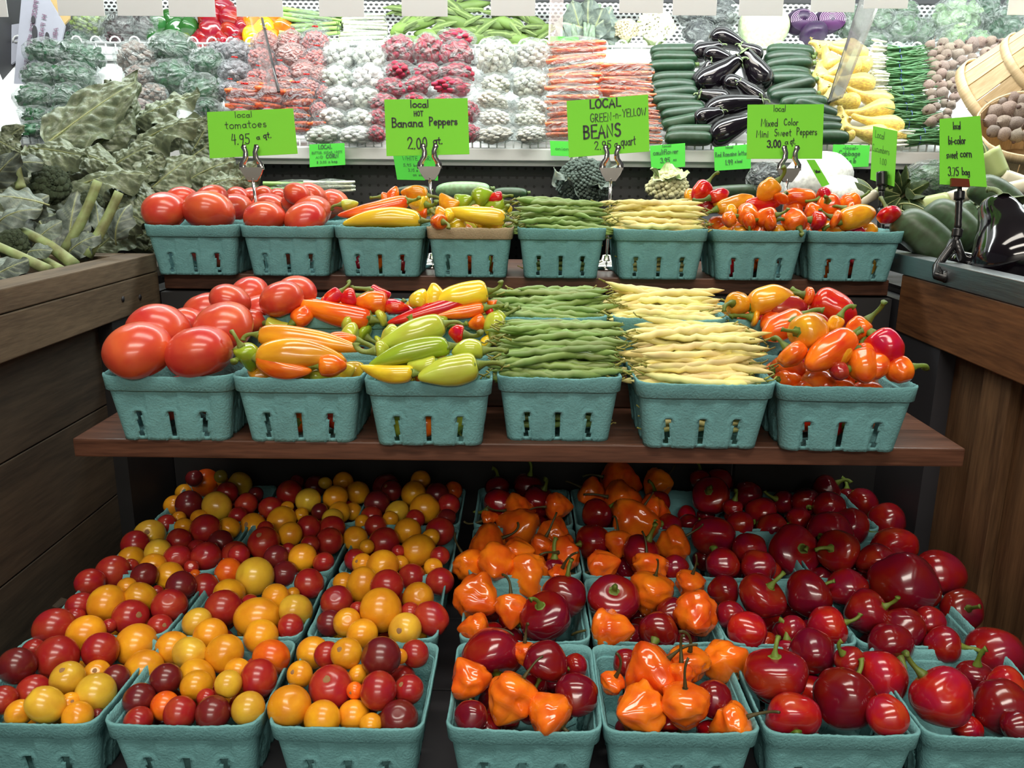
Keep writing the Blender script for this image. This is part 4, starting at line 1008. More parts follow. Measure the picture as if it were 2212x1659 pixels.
def leafdata(kind, seed):
    k = (kind, seed)
    if k not in _lc:
        rnd = random.Random(seed*7+len(kind)); curl = rnd.uniform(.2, 1.1)
        if kind == 'collard': _lc[k] = (leaf_mesh(seed, .80, .062, .08, curl, .30, 60, 40), curl)
        elif kind == 'broccoli': _lc[k] = (leaf_mesh(seed, .55, .030, .06, curl*1.2, .5, 30, 18), curl*1.2)
        elif kind == 'pale': _lc[k] = (leaf_mesh(seed, 1.0, .03, .05, 1.3, -.25, 26, 20, 5), 1.3)
        elif kind == 'husk': _lc[k] = (leaf_mesh(seed, .16, .004, .01, curl*1.3, .6, 20, 6, 2), curl*1.3)
        elif kind == 'leek': _lc[k] = (leaf_mesh(seed, .22, .004, .01, curl*.9, 1.1, 20, 8, 2), curl*.9)
        _lc[k][0].name = kind+'_leaf'
    return _lc[k]
LM = dict(collard=M_COLL, broccoli=M_BROC, pale=M_PALE, husk=M_CORN, leek=M_LEEK)
def place_leaf(parent, kind, base, tip, width, face, seed=None, rib=True, name='leaf', ribcol=lin((176, 184, 130)), bright=1.0):
    """leaf from base to tip (world), facing the given direction"""
    seed = random.randrange(7) if seed is None else seed
    me, curl = leafdata(kind, seed)
    y = (Vector(tip)-Vector(base)); L = y.length*(1+abs(curl)*.06); y.normalize()
    z = Vector(face); z = (z-y*z.dot(y)).normalized(); x = y.cross(z)
    asp = dict(collard=.80, broccoli=.55, pale=1.0, husk=.16, leek=.22)[kind]
    sx = width/asp
    # first-order compensation of the curl so the chord runs base -> tip
    rot = Matrix(((x.x, y.x, z.x), (x.y, y.y, z.y), (x.z, y.z, z.z))) @ Matrix.Rotation(curl*.45, 3, 'X')
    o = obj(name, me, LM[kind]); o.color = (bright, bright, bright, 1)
    o.matrix_world = Matrix.Translation(base) @ rot.to_4x4() @ Matrix.Diagonal((sx, L, (sx+L)/2, 1))
    if parent is not None:
        o.parent = parent; o.matrix_parent_inverse = parent.matrix_basis.inverted()
    if rib:
        key = round(curl, 3)
        if key not in _mr: _mr[key] = midrib_mesh(curl)
        r = obj('midrib', _mr[key], M_STEM, o, color=ribcol)
    return o

# ------------------------------------------------------------------ cooler stock
SLOPE = (zg2-zg1)/(YG2-YG1)
def deck(px, py, off=0.05):
    d = ray(px, py); den = d.z-SLOPE*d.y
    t = (zg1+off-SLOPE*YG1-CAM_H)/den if abs(den) > 1e-4 else 2.3
    t = min(2.62, max(1.98, t)) if t > 0 else 2.5
    return CAM+d*t, t
def contents(kind, seed):
    rnd = random.Random(seed*11+len(kind)); mb = MB()
    if kind in ('balls', 'cubes', 'beads'):
        n, rr = dict(balls=(34, .30), cubes=(60, .22), beads=(90, .17))[kind]
        for k in range(n):
            z = 1-2*(k+.5)/n; a = k*2.39996; r = math.sqrt(1-z*z)
            c = Vector((r*math.cos(a), r*math.sin(a), z))*rnd.uniform(.62, .8); s = rr*rnd.uniform(.75, 1.15)
            V, F = ICO1; mb.add([c+Vector((v.x*s, v.y*s, v.z*s*rnd.uniform(.9, 1.0))) for v in V], F)
    elif kind == 'leaves':
        V, F = ICO3; mb.add([v*(.70+.16*nz(v, 2.2, seed)) for v in V], F)
        for k in range(90):
            z = rnd.uniform(-1, 1); a = rnd.uniform(0, 6.28); r = math.sqrt(1-z*z)
            c = Vector((r*math.cos(a), r*math.sin(a), z))*rnd.uniform(.70, .84); t, n_, b_ = frame(Vector((rnd.gauss(0, 1), rnd.gauss(0, 1), rnd.gauss(0, 1))))
            s = rnd.uniform(.16, .28); w = s*.6; bow = c.normalized()*.06
            pts = [c-t*s, c-t*s*.3+n_*w+bow, c-t*s*.3-n_*w+bow, c+t*s*.4+n_*w*.8+bow, c+t*s*.4-n_*w*.8+bow, c+t*s]
            mb.add(pts, [(0, 2, 1), (1, 2, 4, 3), (3, 4, 5)])
    elif kind == 'carrots':
        for k in range(11):
            y0 = (k % 4-1.5)*.34+rnd.uniform(-.08, .08); z0 = (k//4-1)*.5+rnd.uniform(-.1, .1); sg = rnd.choice((-1, 1))
            pts = [(sg*(-.93+i*.3), y0+rnd.uniform(-.03, .03), z0*(1)) for i in range(7)]
            mb.add(*sweep(pts, [.12, .19, .18, .16, .13, .10, .04], 8))
    elif kind == 'stalks':
        for k in range(9):
            y0 = (k % 3-1)*.5+rnd.uniform(-.1, .1); z0 = (k//3-1)*.5
            pts = [(-1+i*.4, y0+.05*math.sin(i), z0+.04*math.cos(i+k)) for i in range(6)]
            mb.add(*sweep(pts, [.3, .27, .25, .23, .2, .18], 8, lambda i, t, a: 1+.12*math.cos(7*a)))
    return mb.mesh()
CONT = {k: [contents(k, s) for s in range(3)] for k in ('balls', 'cubes', 'beads', 'leaves', 'carrots', 'stalks')}
def film_mesh(seed, neck=True):
    V, F = ICO4; out = []
    for v in V:
        r = 1.02+.10*nz(v, 1.7, seed*3.1)+.05*abs(nz(v, 4.5, seed+2))+.02*nz(v, 11, seed)
        p = v*r
        if neck:
            k = smoothstep(.80, .99, v.z); p = Vector((p.x*(1-.82*k)*(1+.3*math.sin(math.atan2(v.y, v.x)*5)*k), p.y*(1-.82*k), p.z+.22*k))
            k2 = smoothstep(.985, 1.0, v.z); p = Vector((p.x+k2*.5*v.x*6, p.y+k2*.5*v.y*6, p.z+.16*k2))
        out.append(p)
    return mesh(out, F)
FILMN = [film_mesh(s, True) for s in range(3)]; FILMF = [film_mesh(s+5, False) for s in range(3)]
M_FILM = film('clear_crinkled_plastic', (0.92, 1, 0.98), 0.27, 6)
M_FILMW = film('frosted_plastic', (1, 1, 1), 0.5, 6, .2)
M_FILMP = film('pink_mesh_plastic', (1.0, 0.74, 0.72), 0.8, 6, .3)
M_FILMV = film('violet_tinted_plastic', (0.88, 0.80, 0.96), 0.46, 6)
M_FILMD = film('smoky_plastic', (0.7, 0.74, 0.78), 0.34, 6)
M_TIE = plain('red_twist_tie', lin((220, 40, 36)), .5)
SPEC = dict(
    spinach=('leaves', lin((44, 92, 60)), M_WAXY, M_FILM, 'clear bag of leafy spinach', False),
    potato=('balls', lin((150, 128, 120)), M_MATTE, M_FILMW, 'clear bag of small pale potatoes', False),
    grey=('balls', lin((170, 165, 170)), M_MATTE, M_FILMD, 'clear bag of grey mushrooms', True),
    pink=('beads', lin((246, 150, 138)), M_MATTE, M_FILMP, 'round pink bag of baby carrots', True),
    orange=('carrots', lin((236, 112, 62)), M_WAXY, M_FILMP, 'pink bag showing orange carrots', True),
    white=('balls', lin((236, 234, 228)), M_MATTE, M_FILMW, 'bag of whole white mushrooms', False),
    mushroom=('cubes', lin((228, 222, 208)), M_MATTE, M_FILM, 'clear bag of button mushrooms', False),
    radish=('balls', lin((176, 40, 66)), M_WAXY, M_FILMV, 'clear bag of red radishes', False),
    carrot=('carrots', lin((236, 128, 84)), M_WAXY, M_FILM, 'clear bag of long orange carrots', False),
    celery=('stalks', lin((150, 190, 104)), M_WAXY, M_FILM, 'clear bag of green celery stalks', False),
    fennel=('stalks', lin((226, 232, 206)), M_WAXY, M_FILMW, 'clear bag of white celery hearts', False),
    grape=('beads', lin((150, 176, 80)), M_WAXY, M_FILM, 'bag of green grapes', False),
    prune=('leaves', lin((56, 34, 40)), M_WAXY, M_FILMD, 'glossy bag of dark purple lettuce', False),
    lettuce=('leaves', lin((76, 112, 74)), M_WAXY, M_FILM, 'clear bag of green lettuce', False),
    wrapped=('balls', lin((244, 246, 244)), M_MATTE, M_FILMW, 'white wrapped head', False),
    iceberg=('leaves', lin((150, 186, 134)), M_WAXY, M_FILM, 'round wrapped head of iceberg lettuce', False),
    blackbag=('leaves', lin((34, 34, 44)), M_WAXY, M_FILMD, 'dark plastic bag of purple greens', False))
BAGREC = []
def bag(kind, px, py, rx, ry, p=None, zc=None, rot=0.0, depth=None):
    cont, colr, mat, fm, noun, neck = SPEC[kind]
    if p is None: p, zc = deck(px, py)
    sx, sz = rx*zc/FPX*1.16, ry*zc/FPX*1.2; sy = depth or min(sx, sz*1.3)
    g = empty('produce_bag', p); g.rotation_euler = (random.uniform(-.15, .15), rot+random.uniform(-.12, .12), random.uniform(-.2, .2))
    k = random.randrange(3)
    c = obj('contents', CONT[cont][k], mat, g, (0, 0, 0), jit(colr, .1)); c.scale = (sx, sy, sz); c['kind'] = 'stuff'
    if cont not in ('carrots', 'stalks'): c.rotation_euler = (0, 0, random.uniform(0, 6))
    f = obj('plastic_film', (FILMN if neck else FILMF)[k], fm, g); f.scale = (sx, sy, sz)
    f['label'] = 'crinkled clear plastic film'
    if neck:
        V, F = sweep([(.0, -.16, 0), (.16, 0, .02), (0, .16, 0), (-.16, 0, .02), (0, -.16, 0)], [.05]*5, 5, cap=False)
        t = obj('twist_tie', mesh(V, F), M_TIE, g, (0, 0, sz*1.13)); t.scale = (sx, sy, sx)
    BAGREC.append((g, noun, px, py)); return g
for kind, txt in dict(
    spinach="104,117,44,27 174,124,43,32 90,166,37,25 164,167,42,27 80,214,40,27 150,214,36,27 77,250,34,18 134,251,32,18 74,280,44,16 130,280,32,16 375,110,47,33 371,167,44,30 448,140,33,30 438,200,40,33 445,232,32,17 222,275,30,18",
    potato="294,129,38,33 303,170,30,22 270,205,30,20 330,205,28,20 300,235,34,18 350,245,30,18",
    grey="512,114,28,23 508,157,30,23 498,197,24,18 470,110,20,16",
    pink="575,97,27,22 629,94,25,22 682,97,30,27 565,130,30,25 632,124,30,23 684,132,27,23 559,171,25,20 605,164,25,23 656,159,25,22 692,167,20,20 664,194,30,23 699,205,15,20 690,240,18,20",
    orange="529,217,34,25 592,214,34,27 646,221,32,30 545,190,28,17 615,188,26,16 648,265,22,22 520,262,30,20 580,262,30,20 690,280,16,20",
    white="733,125,34,30 798,125,33,30 728,172,33,26 794,172,35,28 738,215,36,25 792,215,30,23 718,258,36,20 778,258,35,20 700,292,36,17 770,292,36,17",
    radish="864,110,33,28 924,110,31,30 985,84,37,18 988,120,33,27 860,155,37,19 924,160,29,20 988,160,37,20 844,192,34,20 900,187,28,20 976,190,45,19 827,225,28,19 897,222,30,17 960,225,34,18 814,258,22,18 812,290,22,16 880,258,32,18 950,258,34,18 1018,242,18,20 1018,288,18,17 880,290,34,16 950,290,34,16",
    mushroom="1071,127,41,36 1148,122,38,30 1071,184,38,21 1145,184,38,30 1065,220,40,21 1148,231,38,20 1068,257,40,19 1145,260,38,19 1068,291,38,17 1148,291,38,17",
    carrot="1245,107,58,22 1242,144,56,22 1242,176,54,22 1235,207,54,22 1352,160,54,22 1352,192,54,20 1365,218,46,18 1215,247,30,20 1212,280,30,18 1290,248,46,20 1290,282,46,18 1380,250,40,17 1385,276,40,15 1392,300,36,11").items():
    for it in txt.split():
        x, y, rx, ry = map(float, it.split(',')); bag(kind, x, y, rx, ry)
# upper shelf: pixel, size, distance
def ups(kind, px, py, rx, ry, zc=2.5): bag(kind, px, py, rx, ry, atc(px, py, zc), zc)
ups('grape', 195, 48, 38, 28); ups('spinach', 172, 82, 26, 16); ups('prune', 262, 60, 44, 26); ups('prune', 318, 55, 34, 28); ups('prune', 275, 88, 46, 14)
for x, y, rx, ry in ((675, 40, 56, 15), (672, 66, 56, 16), (668, 88, 54, 12)): ups('celery', x, y, rx, ry)
for x, y, rx, ry in ((786, 42, 40, 12), (790, 62, 40, 13), (785, 84, 44, 14)): ups('fennel', x, y, rx, ry)
for x, y, rx, ry in ((1510, 72, 36, 24), (1555, 30, 34, 26), (1560, 78, 26, 22), (1490, 30, 26, 22)): ups('blackbag', x, y, rx, ry)
for x, y, rx, ry in ((1840, 50, 34, 30), (1895, 48, 36, 30), (1945, 60, 36, 28), (1880, 82, 40, 18), (1950, 25, 34, 20), (1990, 70, 26, 24)): ups('lettuce', x, y, rx, ry)
ups('iceberg', 2062, 46, 50, 42); ups('iceberg', 2068, 78, 40, 22, 2.46); ups('iceberg', 2112, 84, 24, 16, 2.44)
ups('spinach', 2165, 60, 44, 34); ups('spinach', 2130, 30, 26, 30); ups('lettuce', 2200, 20, 30, 24)
for noun in set(r[1] for r in BAGREC):
    L = sorted([r for r in BAGREC if r[1] == noun], key=lambda r: (round(r[3]/12), r[2])); n = len(L)
    for k, r in enumerate(L):
        od = ordw(k, n, 'top', 'bottom')
        tag(r[0], f'{noun} in the cooler'+(f', {od} row by row' if od else ''), 'produce bag', noun+'s')

# ---- loose stock
def zuke_mesh(seed):
    rnd = random.Random(seed); b = rnd.uniform(-.10, .10)
    tbl = [(0, 0), (.012, .42), (.05, .74), (.12, .92), (.3, 1), (.6, 1), (.82, .93), (.93, .74), (.985, .42), (1, 0)]
    def fn(th, ph):
        t = th/PI*.65+(1-math.cos(th))/2*.35; r = .25*profile(tbl, t)*(1+.02*math.cos(6*ph)); x = 1-2*t
        return (x, r*math.cos(ph)+b*x*x, r*math.sin(ph)+.03*math.sin(x*2+seed))
    return mesh(*sphere(fn, 22, 24))
ZUKE = [zuke_mesh(s) for s in range(4)]
ZST = mesh(*sweep([(1, 0, 0), (1.07, .0, .01), (1.14, .02, .02)], [.10, .07, .08], 7))
STK = []
def zuke(px, py, hl, hw, deg, p=None, zc=None, col=lin((30, 62, 38)), noun='dark green zucchini', cat='zucchini'):
    if p is None: p, zc = deck(px, py, .05)
    o = obj('zucchini', random.choice(ZUKE), M_WAXY, None, p, jit(col, .18))
    L = hl*zc/FPX; w = hw*zc/FPX/.25; o.scale = (L, w, w)
    o.rotation_euler = (random.uniform(-.3, .3), -math.radians(deg), random.uniform(-.1, .1))
    obj('stem', ZST, M_STEM, o, color=lin((104, 130, 70)))
    STK.append((o, noun, cat, px, py)); return o
for x, y, d in ((1455, 112, 4), (1457, 127, 3), (1450, 145, 5), (1458, 170, 5), (1455, 188, 3), (1456, 203, 2), (1457, 218, 2), (1468, 234, 0), (1478, 246, 2), (1478, 264, 8), (1490, 285, 5), (1486, 299, 3)): zuke(x, y, 52, 16, d)
for x, y, d in ((1705, 113, -4), (1702, 126, 2), (1702, 140, 3), (1702, 160, 0), (1704, 172, -4), (1708, 190, 18), (1712, 208, 6), (1735, 222, 0), (1762, 236, -14), (1770, 262, -4), (1772, 280, 0), (1780, 298, 0), (1740, 252, -8)): zuke(x, y, 52, 16, d, noun='dark green courgette in the right-hand stack')
def eggplant_mesh(seed):
    tbl = [(0, 0), (.02, .30), (.08, .46), (.25, .62), (.5, .88), (.72, 1), (.87, .86), (.96, .52), (1, 0)]; rnd = random.Random(seed); b = rnd.uniform(-.15, .2)
    def fn(th, ph):
        t = th/PI*.6+(1-math.cos(th))/2*.4; r = profile(tbl, t); z = 1-2*t
        return (r*math.cos(ph)+b*z*z, r*math.sin(ph), z)
    return mesh(*sphere(fn, 26, 22))
EGG = [eggplant_mesh(s) for s in range(3)]
M_EGG = produce('eggplant_skin', .10, .3, 1.2, coat=.5)
def eggplant(px, py, a, bb, deg, p=None, zc=None, ti=.1, noun='glossy black eggplant'):
    if p is None: p, zc = deck(px, py, .07)
    g = empty('eggplant', p); an = math.radians(deg); orient(g, viewdir(an, ti, p), random.uniform(0, 6))
    hl, r = a*zc/FPX, bb*zc/FPX
    if zc > 1.5: hl *= 1.15; r *= 1.18
    o = obj('eggplant_body', random.choice(EGG), M_EGG, g, (0, 0, 0), lin((17, 12, 19))); o.scale = (r, r, hl)
    c = obj('calyx', CALX[0], M_STEM, g, (0, 0, hl*.93), lin((120, 140, 96))); c.scale = (r*.50, r*.50, r*.40)
    s = obj('stem', STM['thick'][1], M_STEM, g, (0, 0, hl*.95), lin((130, 150, 104))); s.scale = (r*.9, r*.9, r*.8)
    STK.append((g, noun, 'eggplant', px, py)); return g
for a in ((1576, 88, 40, 19, -22), (1527, 108, 30, 18, 20), (1560, 126, 38, 17, -20), (1552, 162, 52, 27, 35), (1630, 152, 46, 26, 120), (1598, 187, 34, 18, -15), (1541, 212, 32, 19, 165), (1583, 230, 60, 25, 12), (1583, 276, 50, 24, 25), (1622, 110, 26, 15, 150), (1620, 200, 34, 17, 140), (1530, 250, 30, 18, 20), (1650, 262, 40, 20, 20), (1520, 160, 26, 16, 60)): eggplant(*a)
def squash_mesh(seed):
    tbl = [(0, 0), (.02, .26), (.15, .32), (.35, .45), (.55, .78), (.75, 1), (.9, .80), (.97, .5), (1, 0)]; b = .25*(1 if seed % 2 else -1)
    def fn(th, ph):
        t = th/PI*.6+(1-math.cos(th))/2*.4; r = profile(tbl, t)*(1+.02*math.cos(7*ph)); z = 1-2*t
        return (r*math.cos(ph)+b*max(0, z)**2*1.4, r*math.sin(ph), z)
    return mesh(*sphere(fn, 22, 20))
SQ = [squash_mesh(s) for s in range(3)]
def squash(px, py, a, bb, deg):
    p, zc = deck(px, py, .06); g = empty('yellow_squash', p); orient(g, viewdir(math.radians(deg), random.uniform(-.2, .2), p), random.choice((0, PI))+random.uniform(-.5, .5))
    hl, r = a*zc/FPX*1.05, bb*zc/FPX*1.15
    o = obj('squash_body', random.choice(SQ), M_WAXY, g, (0, 0, 0), jit(lin((240, 212, 116)), .06)); o.scale = (r, r, hl)
    s = obj('stem', STM['stub'][0], M_STEM, g, (0, 0, hl*.97), lin((176, 160, 80))); s.scale = (r*.8, r*.8, r*.8)
    STK.append((g, 'yellow summer squash', 'squash', px, py))
for a in ((1815, 99, 44, 17, 170), (1772, 100, 24, 18, 140), (1832, 113, 42, 17, 172), (1788, 126, 28, 20, 120), (1852, 136, 30, 20, 150), (1812, 152, 48, 19, 195), (1770, 155, 22, 18, 100), (1833, 178, 56, 20, 175), (1778, 184, 24, 17, 120), (1877, 212, 52, 20, 165), (1818, 218, 38, 17, 175), (1792, 208, 22, 18, 90), (1877, 242, 56, 21, 190), (1895, 266, 56, 19, 170), (1870, 288, 52, 20, 172), (1818, 252, 22, 16, 90), (1824, 272, 20, 15, 100), (1824, 290, 22, 14, 180), (1935, 292, 30, 13, 0)): squash(*a)
# green onion bunches
def onion_meshes(seed):
    rnd = random.Random(seed); lv = MB(); bl = []
    for k in range(34):
        y0, z0 = rnd.gauss(0, .09), rnd.gauss(0, .09); y1, z1 = rnd.gauss(0, .2), rnd.gauss(0, .22)
        pts = [(-.55+i*.31, y0+(y1-y0)*(i/5)**1.4, z0+(z1-z0)*(i/5)**1.3) for i in range(6)]
        lv.add(*sweep(pts, [.028, .03, .028, .024, .018, .008], 5))
    for k in range(9):
        y0, z0 = rnd.gauss(0, .11), rnd.gauss(0, .11); pts = [(-1.06+i*.11, y0*(1.15-.04*i), z0*(1.15-.04*i)) for i in range(6)]
        bl.append(mesh(*sweep(pts, [.018, .052, .05, .036, .032, .03], 7)))
    V, F = sweep([(-.1, .17*math.cos(a), .17*math.sin(a)) for a in np.linspace(0, 2*PI, 13)], [.014]*13, 5, cap=False)
    return lv.mesh(), bl, mesh(V, F)
ON = [onion_meshes(s) for s in range(2)]
M_BAND = plain('blue_rubber_band', lin((60, 80, 150)), .5)
for k, (x, y, flip) in enumerate(((1945, 112, 0), (1948, 128, 0), (1945, 145, 0), (1950, 162, 0), (1950, 180, 0), (1955, 198, 0), (1962, 215, 1), (1962, 233, 0), (1960, 250, 1), (1965, 268, 0), (2000, 288, 0), (1990, 302, 0))):
    p, zc = deck(x, y, .05); g = empty('green_onion_bunch', p); g.rotation_euler = (random.uniform(0, 6), random.uniform(-.08, .08), (PI if flip else 0)+random.uniform(-.1, .1))
    sc = 62*zc/FPX; lv, bl, bd = ON[k % 2]
    o = obj('leaves', lv, M_WAXY, g, (0, 0, 0), jit(lin((86, 136, 88)), .12)); o.scale = (sc,)*3; o['kind'] = 'stuff'
    for b_ in bl: q = obj('bulb', b_, M_WAXY, g, (0, 0, 0), lin((236, 238, 220))); q.scale = (sc,)*3
    q = obj('rubber_band', bd, M_BAND, g); q.scale = (sc,)*3
    STK.append((g, 'bunch of green onions', 'green onions', x, y))
# beets
def beet_mesh(seed):
    def fn(th, ph):
        s = math.sin(th); r = 1+.12*noise.noise(Vector((s*math.cos(ph)*1.6, s*math.sin(ph)*1.6, math.cos(th)*1.6+seed*4)))
        z = math.cos(th)*r*.92 - (.5*max(0, (th-2.6)/.54)**2)
        return (r*s*math.cos(ph), r*s*math.sin(ph), z)
    return mesh(*sphere(fn, 18, 13))
BEET = [beet_mesh(s) for s in range(4)]; ROOT = mesh(*sweep([(0, 0, -1.2), (.1, 0, -1.6), (.05, .1, -2.1)], [.12, .05, .015], 6)); CROWN = mesh(*sweep([(0, 0, .8), (0, .05, 1.1)], [.28, .2], 8))
def beet(px, py, r, p, zc, noun):
    o = obj('beet', random.choice(BEET), M_MATTE, None, p, jit(lin((146, 130, 118)), .12)); s = r*zc/FPX; o.scale = (s, s, s)
    orient(o, Vector((random.uniform(-1, 1), random.uniform(-1, .6), random.uniform(-1, 1))), 0)
    obj('taproot', ROOT, M_MATTE, o, color=lin((120, 100, 90))); obj('crown', CROWN, M_MATTE, o, color=lin((96, 74, 66)))
    STK.append((o, noun, 'beet', px, py))
rb_ = random.Random(4); pts_ = []
for _ in range(900):
    if len(pts_) >= 52: break
    x, y = rb_.uniform(2006, 2100), rb_.uniform(92, 268)
    if x > 2085-(y-195)*.1 and y > 190 or x > 2150-(y-90)*.6: continue
    if any(math.hypot(x-a, (y-b)*1.0) < 14.5 for a, b in pts_): continue
    pts_.append((x, y))
for x, y in pts_:
    p, zc = deck(x, y, .07); beet(x, y, rb_.uniform(9.5, 14.5), p, zc, 'earthy grey beet in the loose pile')
for x, y in ((2118, 92), (2140, 90), (2165, 95), (2130, 115), (2150, 108), (2185, 88), (2100, 105)):
    p, zc = deck(x, y, .05); beet(x, y, 13, p, zc, 'earthy grey beet in the loose pile')
# bushel baskets
M_SLAT = wood('pale_basket_slat', lin((190, 160, 118)), lin((226, 200, 158)), 'Z', 4, .6)
def bushel(center, axis, r0, r1, h, label, nsl=18):
    g = empty('bushel_basket', center); orient(g, axis, 0)
    a = 2*PI/nsl
    w0, w1 = r0*math.tan(a/2)*.93, r1*math.tan(a/2)*.93; t = .003
    V = [(r0, -w0, 0), (r0, w0, 0), (r1, w1, h), (r1, -w1, h)]; V += [(x-t, y, z) for x, y, z in V]
    sl = mesh(V, [(0, 1, 2, 3), (7, 6, 5, 4), (0, 4, 5, 1), (1, 5, 6, 2), (2, 6, 7, 3), (3, 7, 4, 0)], False)
    for k in range(nsl):
        o = obj('slat', sl, M_SLAT, g); o.rotation_euler = (0, 0, k*a)
    for z, rr, hh in ((h*.93, r1*1.04, .022), (h*.45, (r0+r1)/2*1.03, .018)):
        n = 40; V = []; F = []
        for k in range(n):
            c, s = math.cos(2*PI*k/n), math.sin(2*PI*k/n)
            for q, zz in ((rr, z-hh/2), (rr, z+hh/2), (rr-.004, z+hh/2), (rr-.004, z-hh/2)): V.append((q*c, q*s, zz))
        for k in range(n):
            m = (k+1) % n
            for e in range(4): F.append((k*4+e, m*4+e, m*4+(e+1) % 4, k*4+(e+1) % 4))
        obj('hoop', mesh(V, F), M_SLAT, g)
    V, F = sweep([(0, 0, 0), (0, 0, .006)], [r0*.97]*2, 24); obj('basket_floor', mesh(V, F), M_SLAT, g)
    return tag(g, label, 'basket')
DN = Vector((0, -SLOPE, 1)).normalized()
def over_deck(px, py, off):
    d = ray(px, py); t = ((Vector((0, YG1, zg1))+DN*off-CAM).dot(DN))/d.dot(DN); return CAM+d*t, t
mA, zA = over_deck(2158, 240, .13)
axA = viewdir(math.radians(219), -.7, mA).normalized()
bushel(mA-axA*.20, axA, .095, .130, .20, 'pale slatted bushel basket tipped over beside the loose beets')
mB, zB = over_deck(2228, 266, .24)
axB = Vector((-.25, -.62, .74)).normalized(); r1B = 104*zB/FPX
bushel(mB-axB*.13, axB, r1B*.72, r1B, .13, 'slatted bushel basket facing forward and full of beets')
for k, (x, y, r) in enumerate(((2150, 243, 18), (2178, 238, 20), (2205, 242, 20), (2140, 262, 15), (2168, 265, 17), (2195, 268, 17), (2146, 284, 14), (2170, 290, 15), (2196, 294, 15), (2222, 292, 16), (2188, 214, 17), (2162, 222, 14), (2210, 218, 16), (2235, 240, 18), (2225, 266, 17), (2240, 215, 17))):
    d = ray(x, y); zc = ((mB-axB*.012-CAM).dot(axB))/d.dot(axB); beet(x, y, r, atc(x, y, zc), zc, 'beet in the bushel basket mouth')
# bell peppers on the upper shelf
for x, y, r, c, w in ((345, 50, 24, 'g', 'green'), (385, 68, 24, 'g', 'green'), (408, 60, 22, 'g', 'green'), (338, 80, 20, 'g', 'green'), (368, 84, 18, 'g', 'green'), (370, 42, 20, 'g', 'green'), (480, 16, 20, 'r', 'red'), (455, 42, 24, 'r', 'red'), (500, 38, 22, 'r', 'red'), (462, 68, 24, 'r', 'red'), (500, 70, 22, 'r', 'red'), (435, 88, 20, 'r', 'red'), (482, 92, 20, 'r', 'red'), (508, 92, 16, 'r', 'red'), (548, 48, 22, 'o', 'orange'), (572, 62, 24, 'y', 'yellow'), (592, 38, 22, 'o', 'orange'), (550, 82, 22, 'y', 'yellow'), (588, 82, 22, 'o', 'orange'), (610, 60, 20, 'o', 'orange'), (520, 60, 18, 'r', 'red')):
    p = atc(x, y, 2.5); col = dict(g=lin((34, 88, 34)), r=lin((140, 18, 22)), o=lin((236, 120, 22)), y=lin((246, 190, 30)))[c]
    s = r*2.5/FPX*1.1; g = pepper('mini', p, viewdir(random.uniform(0, 6), random.uniform(-.4, .8), p), s*1.12, s, col, 'stub'); g.name = 'bell_pepper'
    STK.append((g, w+' bell pepper on the upper cooler shelf', 'pepper', x, y))
# corn
def corn(px, py, hl, hw, deg, zc=2.5, noun='ear of corn in green husk'):
    p = atc(px, py, zc); g = empty('corn_ear', p); ax = viewdir(math.radians(deg), .1, p).normalized(); orient(g, ax, random.uniform(0, 6)); L = hl*zc/FPX; r = hw*zc/FPX
    V, F = sweep([(0, 0, -L+2*L*i/11) for i in range(12)], [r*v for v in (.3, .6, .85, 1, 1, .98, .92, .84, .72, .56, .38, .2)], 14, lambda i, t, a: 1+.05*math.cos(9*a))
    me = mesh(V, F); me.attributes.new('vein', 'FLOAT', 'POINT'); o = obj('husk', me, M_CORN, g); k = random.uniform(.8, 1.5); o.color = (k, k, k*.9, 1)
    for q in range(3):
        b_ = p-ax*L*.2+Vector((random.uniform(-1, 1), -.5, random.uniform(-.5, 1)))*r; k = random.uniform(.45, .9)
        place_leaf(g, 'husk', b_, b_+ax*L*random.uniform(.9, 1.6)+Vector((random.uniform(-.03, .03), -.01, random.uniform(-.03, .04))), r*1.1, (0, -1, .4), rib=False, name='husk_leaf', bright=k)
    STK.append((g, noun, 'corn', px, py))
bpy.context.view_layer.update()
for a in ((905, 50, 44, 15, 8), (980, 45, 50, 17, 160), (940, 78, 46, 14, -6), (1045, 52, 52, 13, 172), (1040, 82, 46, 14, 10), (1115, 85, 40, 14, 170), (1105, 55, 46, 13, -20), (1160, 70, 40, 12, 200), (870, 60, 30, 14, 30), (1010, 68, 44, 12, 5), (1150, 45, 40, 12, 150), (900, 22, 44, 13, 170), (1010, 15, 50, 14, 10), (1110, 25, 46, 13, 165), (880, 88, 34, 12, 175), (1170, 92, 30, 11, 0)): corn(*a)
# kale and broccoli leaves, cauliflower, cabbages
kl = empty('broccoli_bunch', atc(1265, 95, 2.5)); tag(kl, 'bunch of blue-green broccoli leaves and stalks on the upper cooler shelf', 'broccoli')
bpy.context.view_layer.update()
for k in range(16):
    a = random.uniform(-70, 70); q = random.uniform(.6, 1); bx = 1265+random.uniform(-25, 25)
    place_leaf(kl, 'broccoli', atc(bx, 85, 2.5), atc(bx+65*q*math.sin(math.radians(a)), 85-85*q*math.cos(math.radians(a)), 2.45+random.uniform(-.05, .08)), .10, (random.uniform(-.4, .4), -1, .5), bright=random.uniform(.7, 1.1))
for k in range(8):
    bx = 1265+random.uniform(-22, 22); V, F = sweep([atc(bx, 95, 2.44)-kl.location, atc(bx+random.uniform(-20, 25), 10, 2.46)-kl.location], [.008, .005], 7); obj('stalk', mesh(V, F), M_STEM, kl, color=lin((130, 152, 128)))
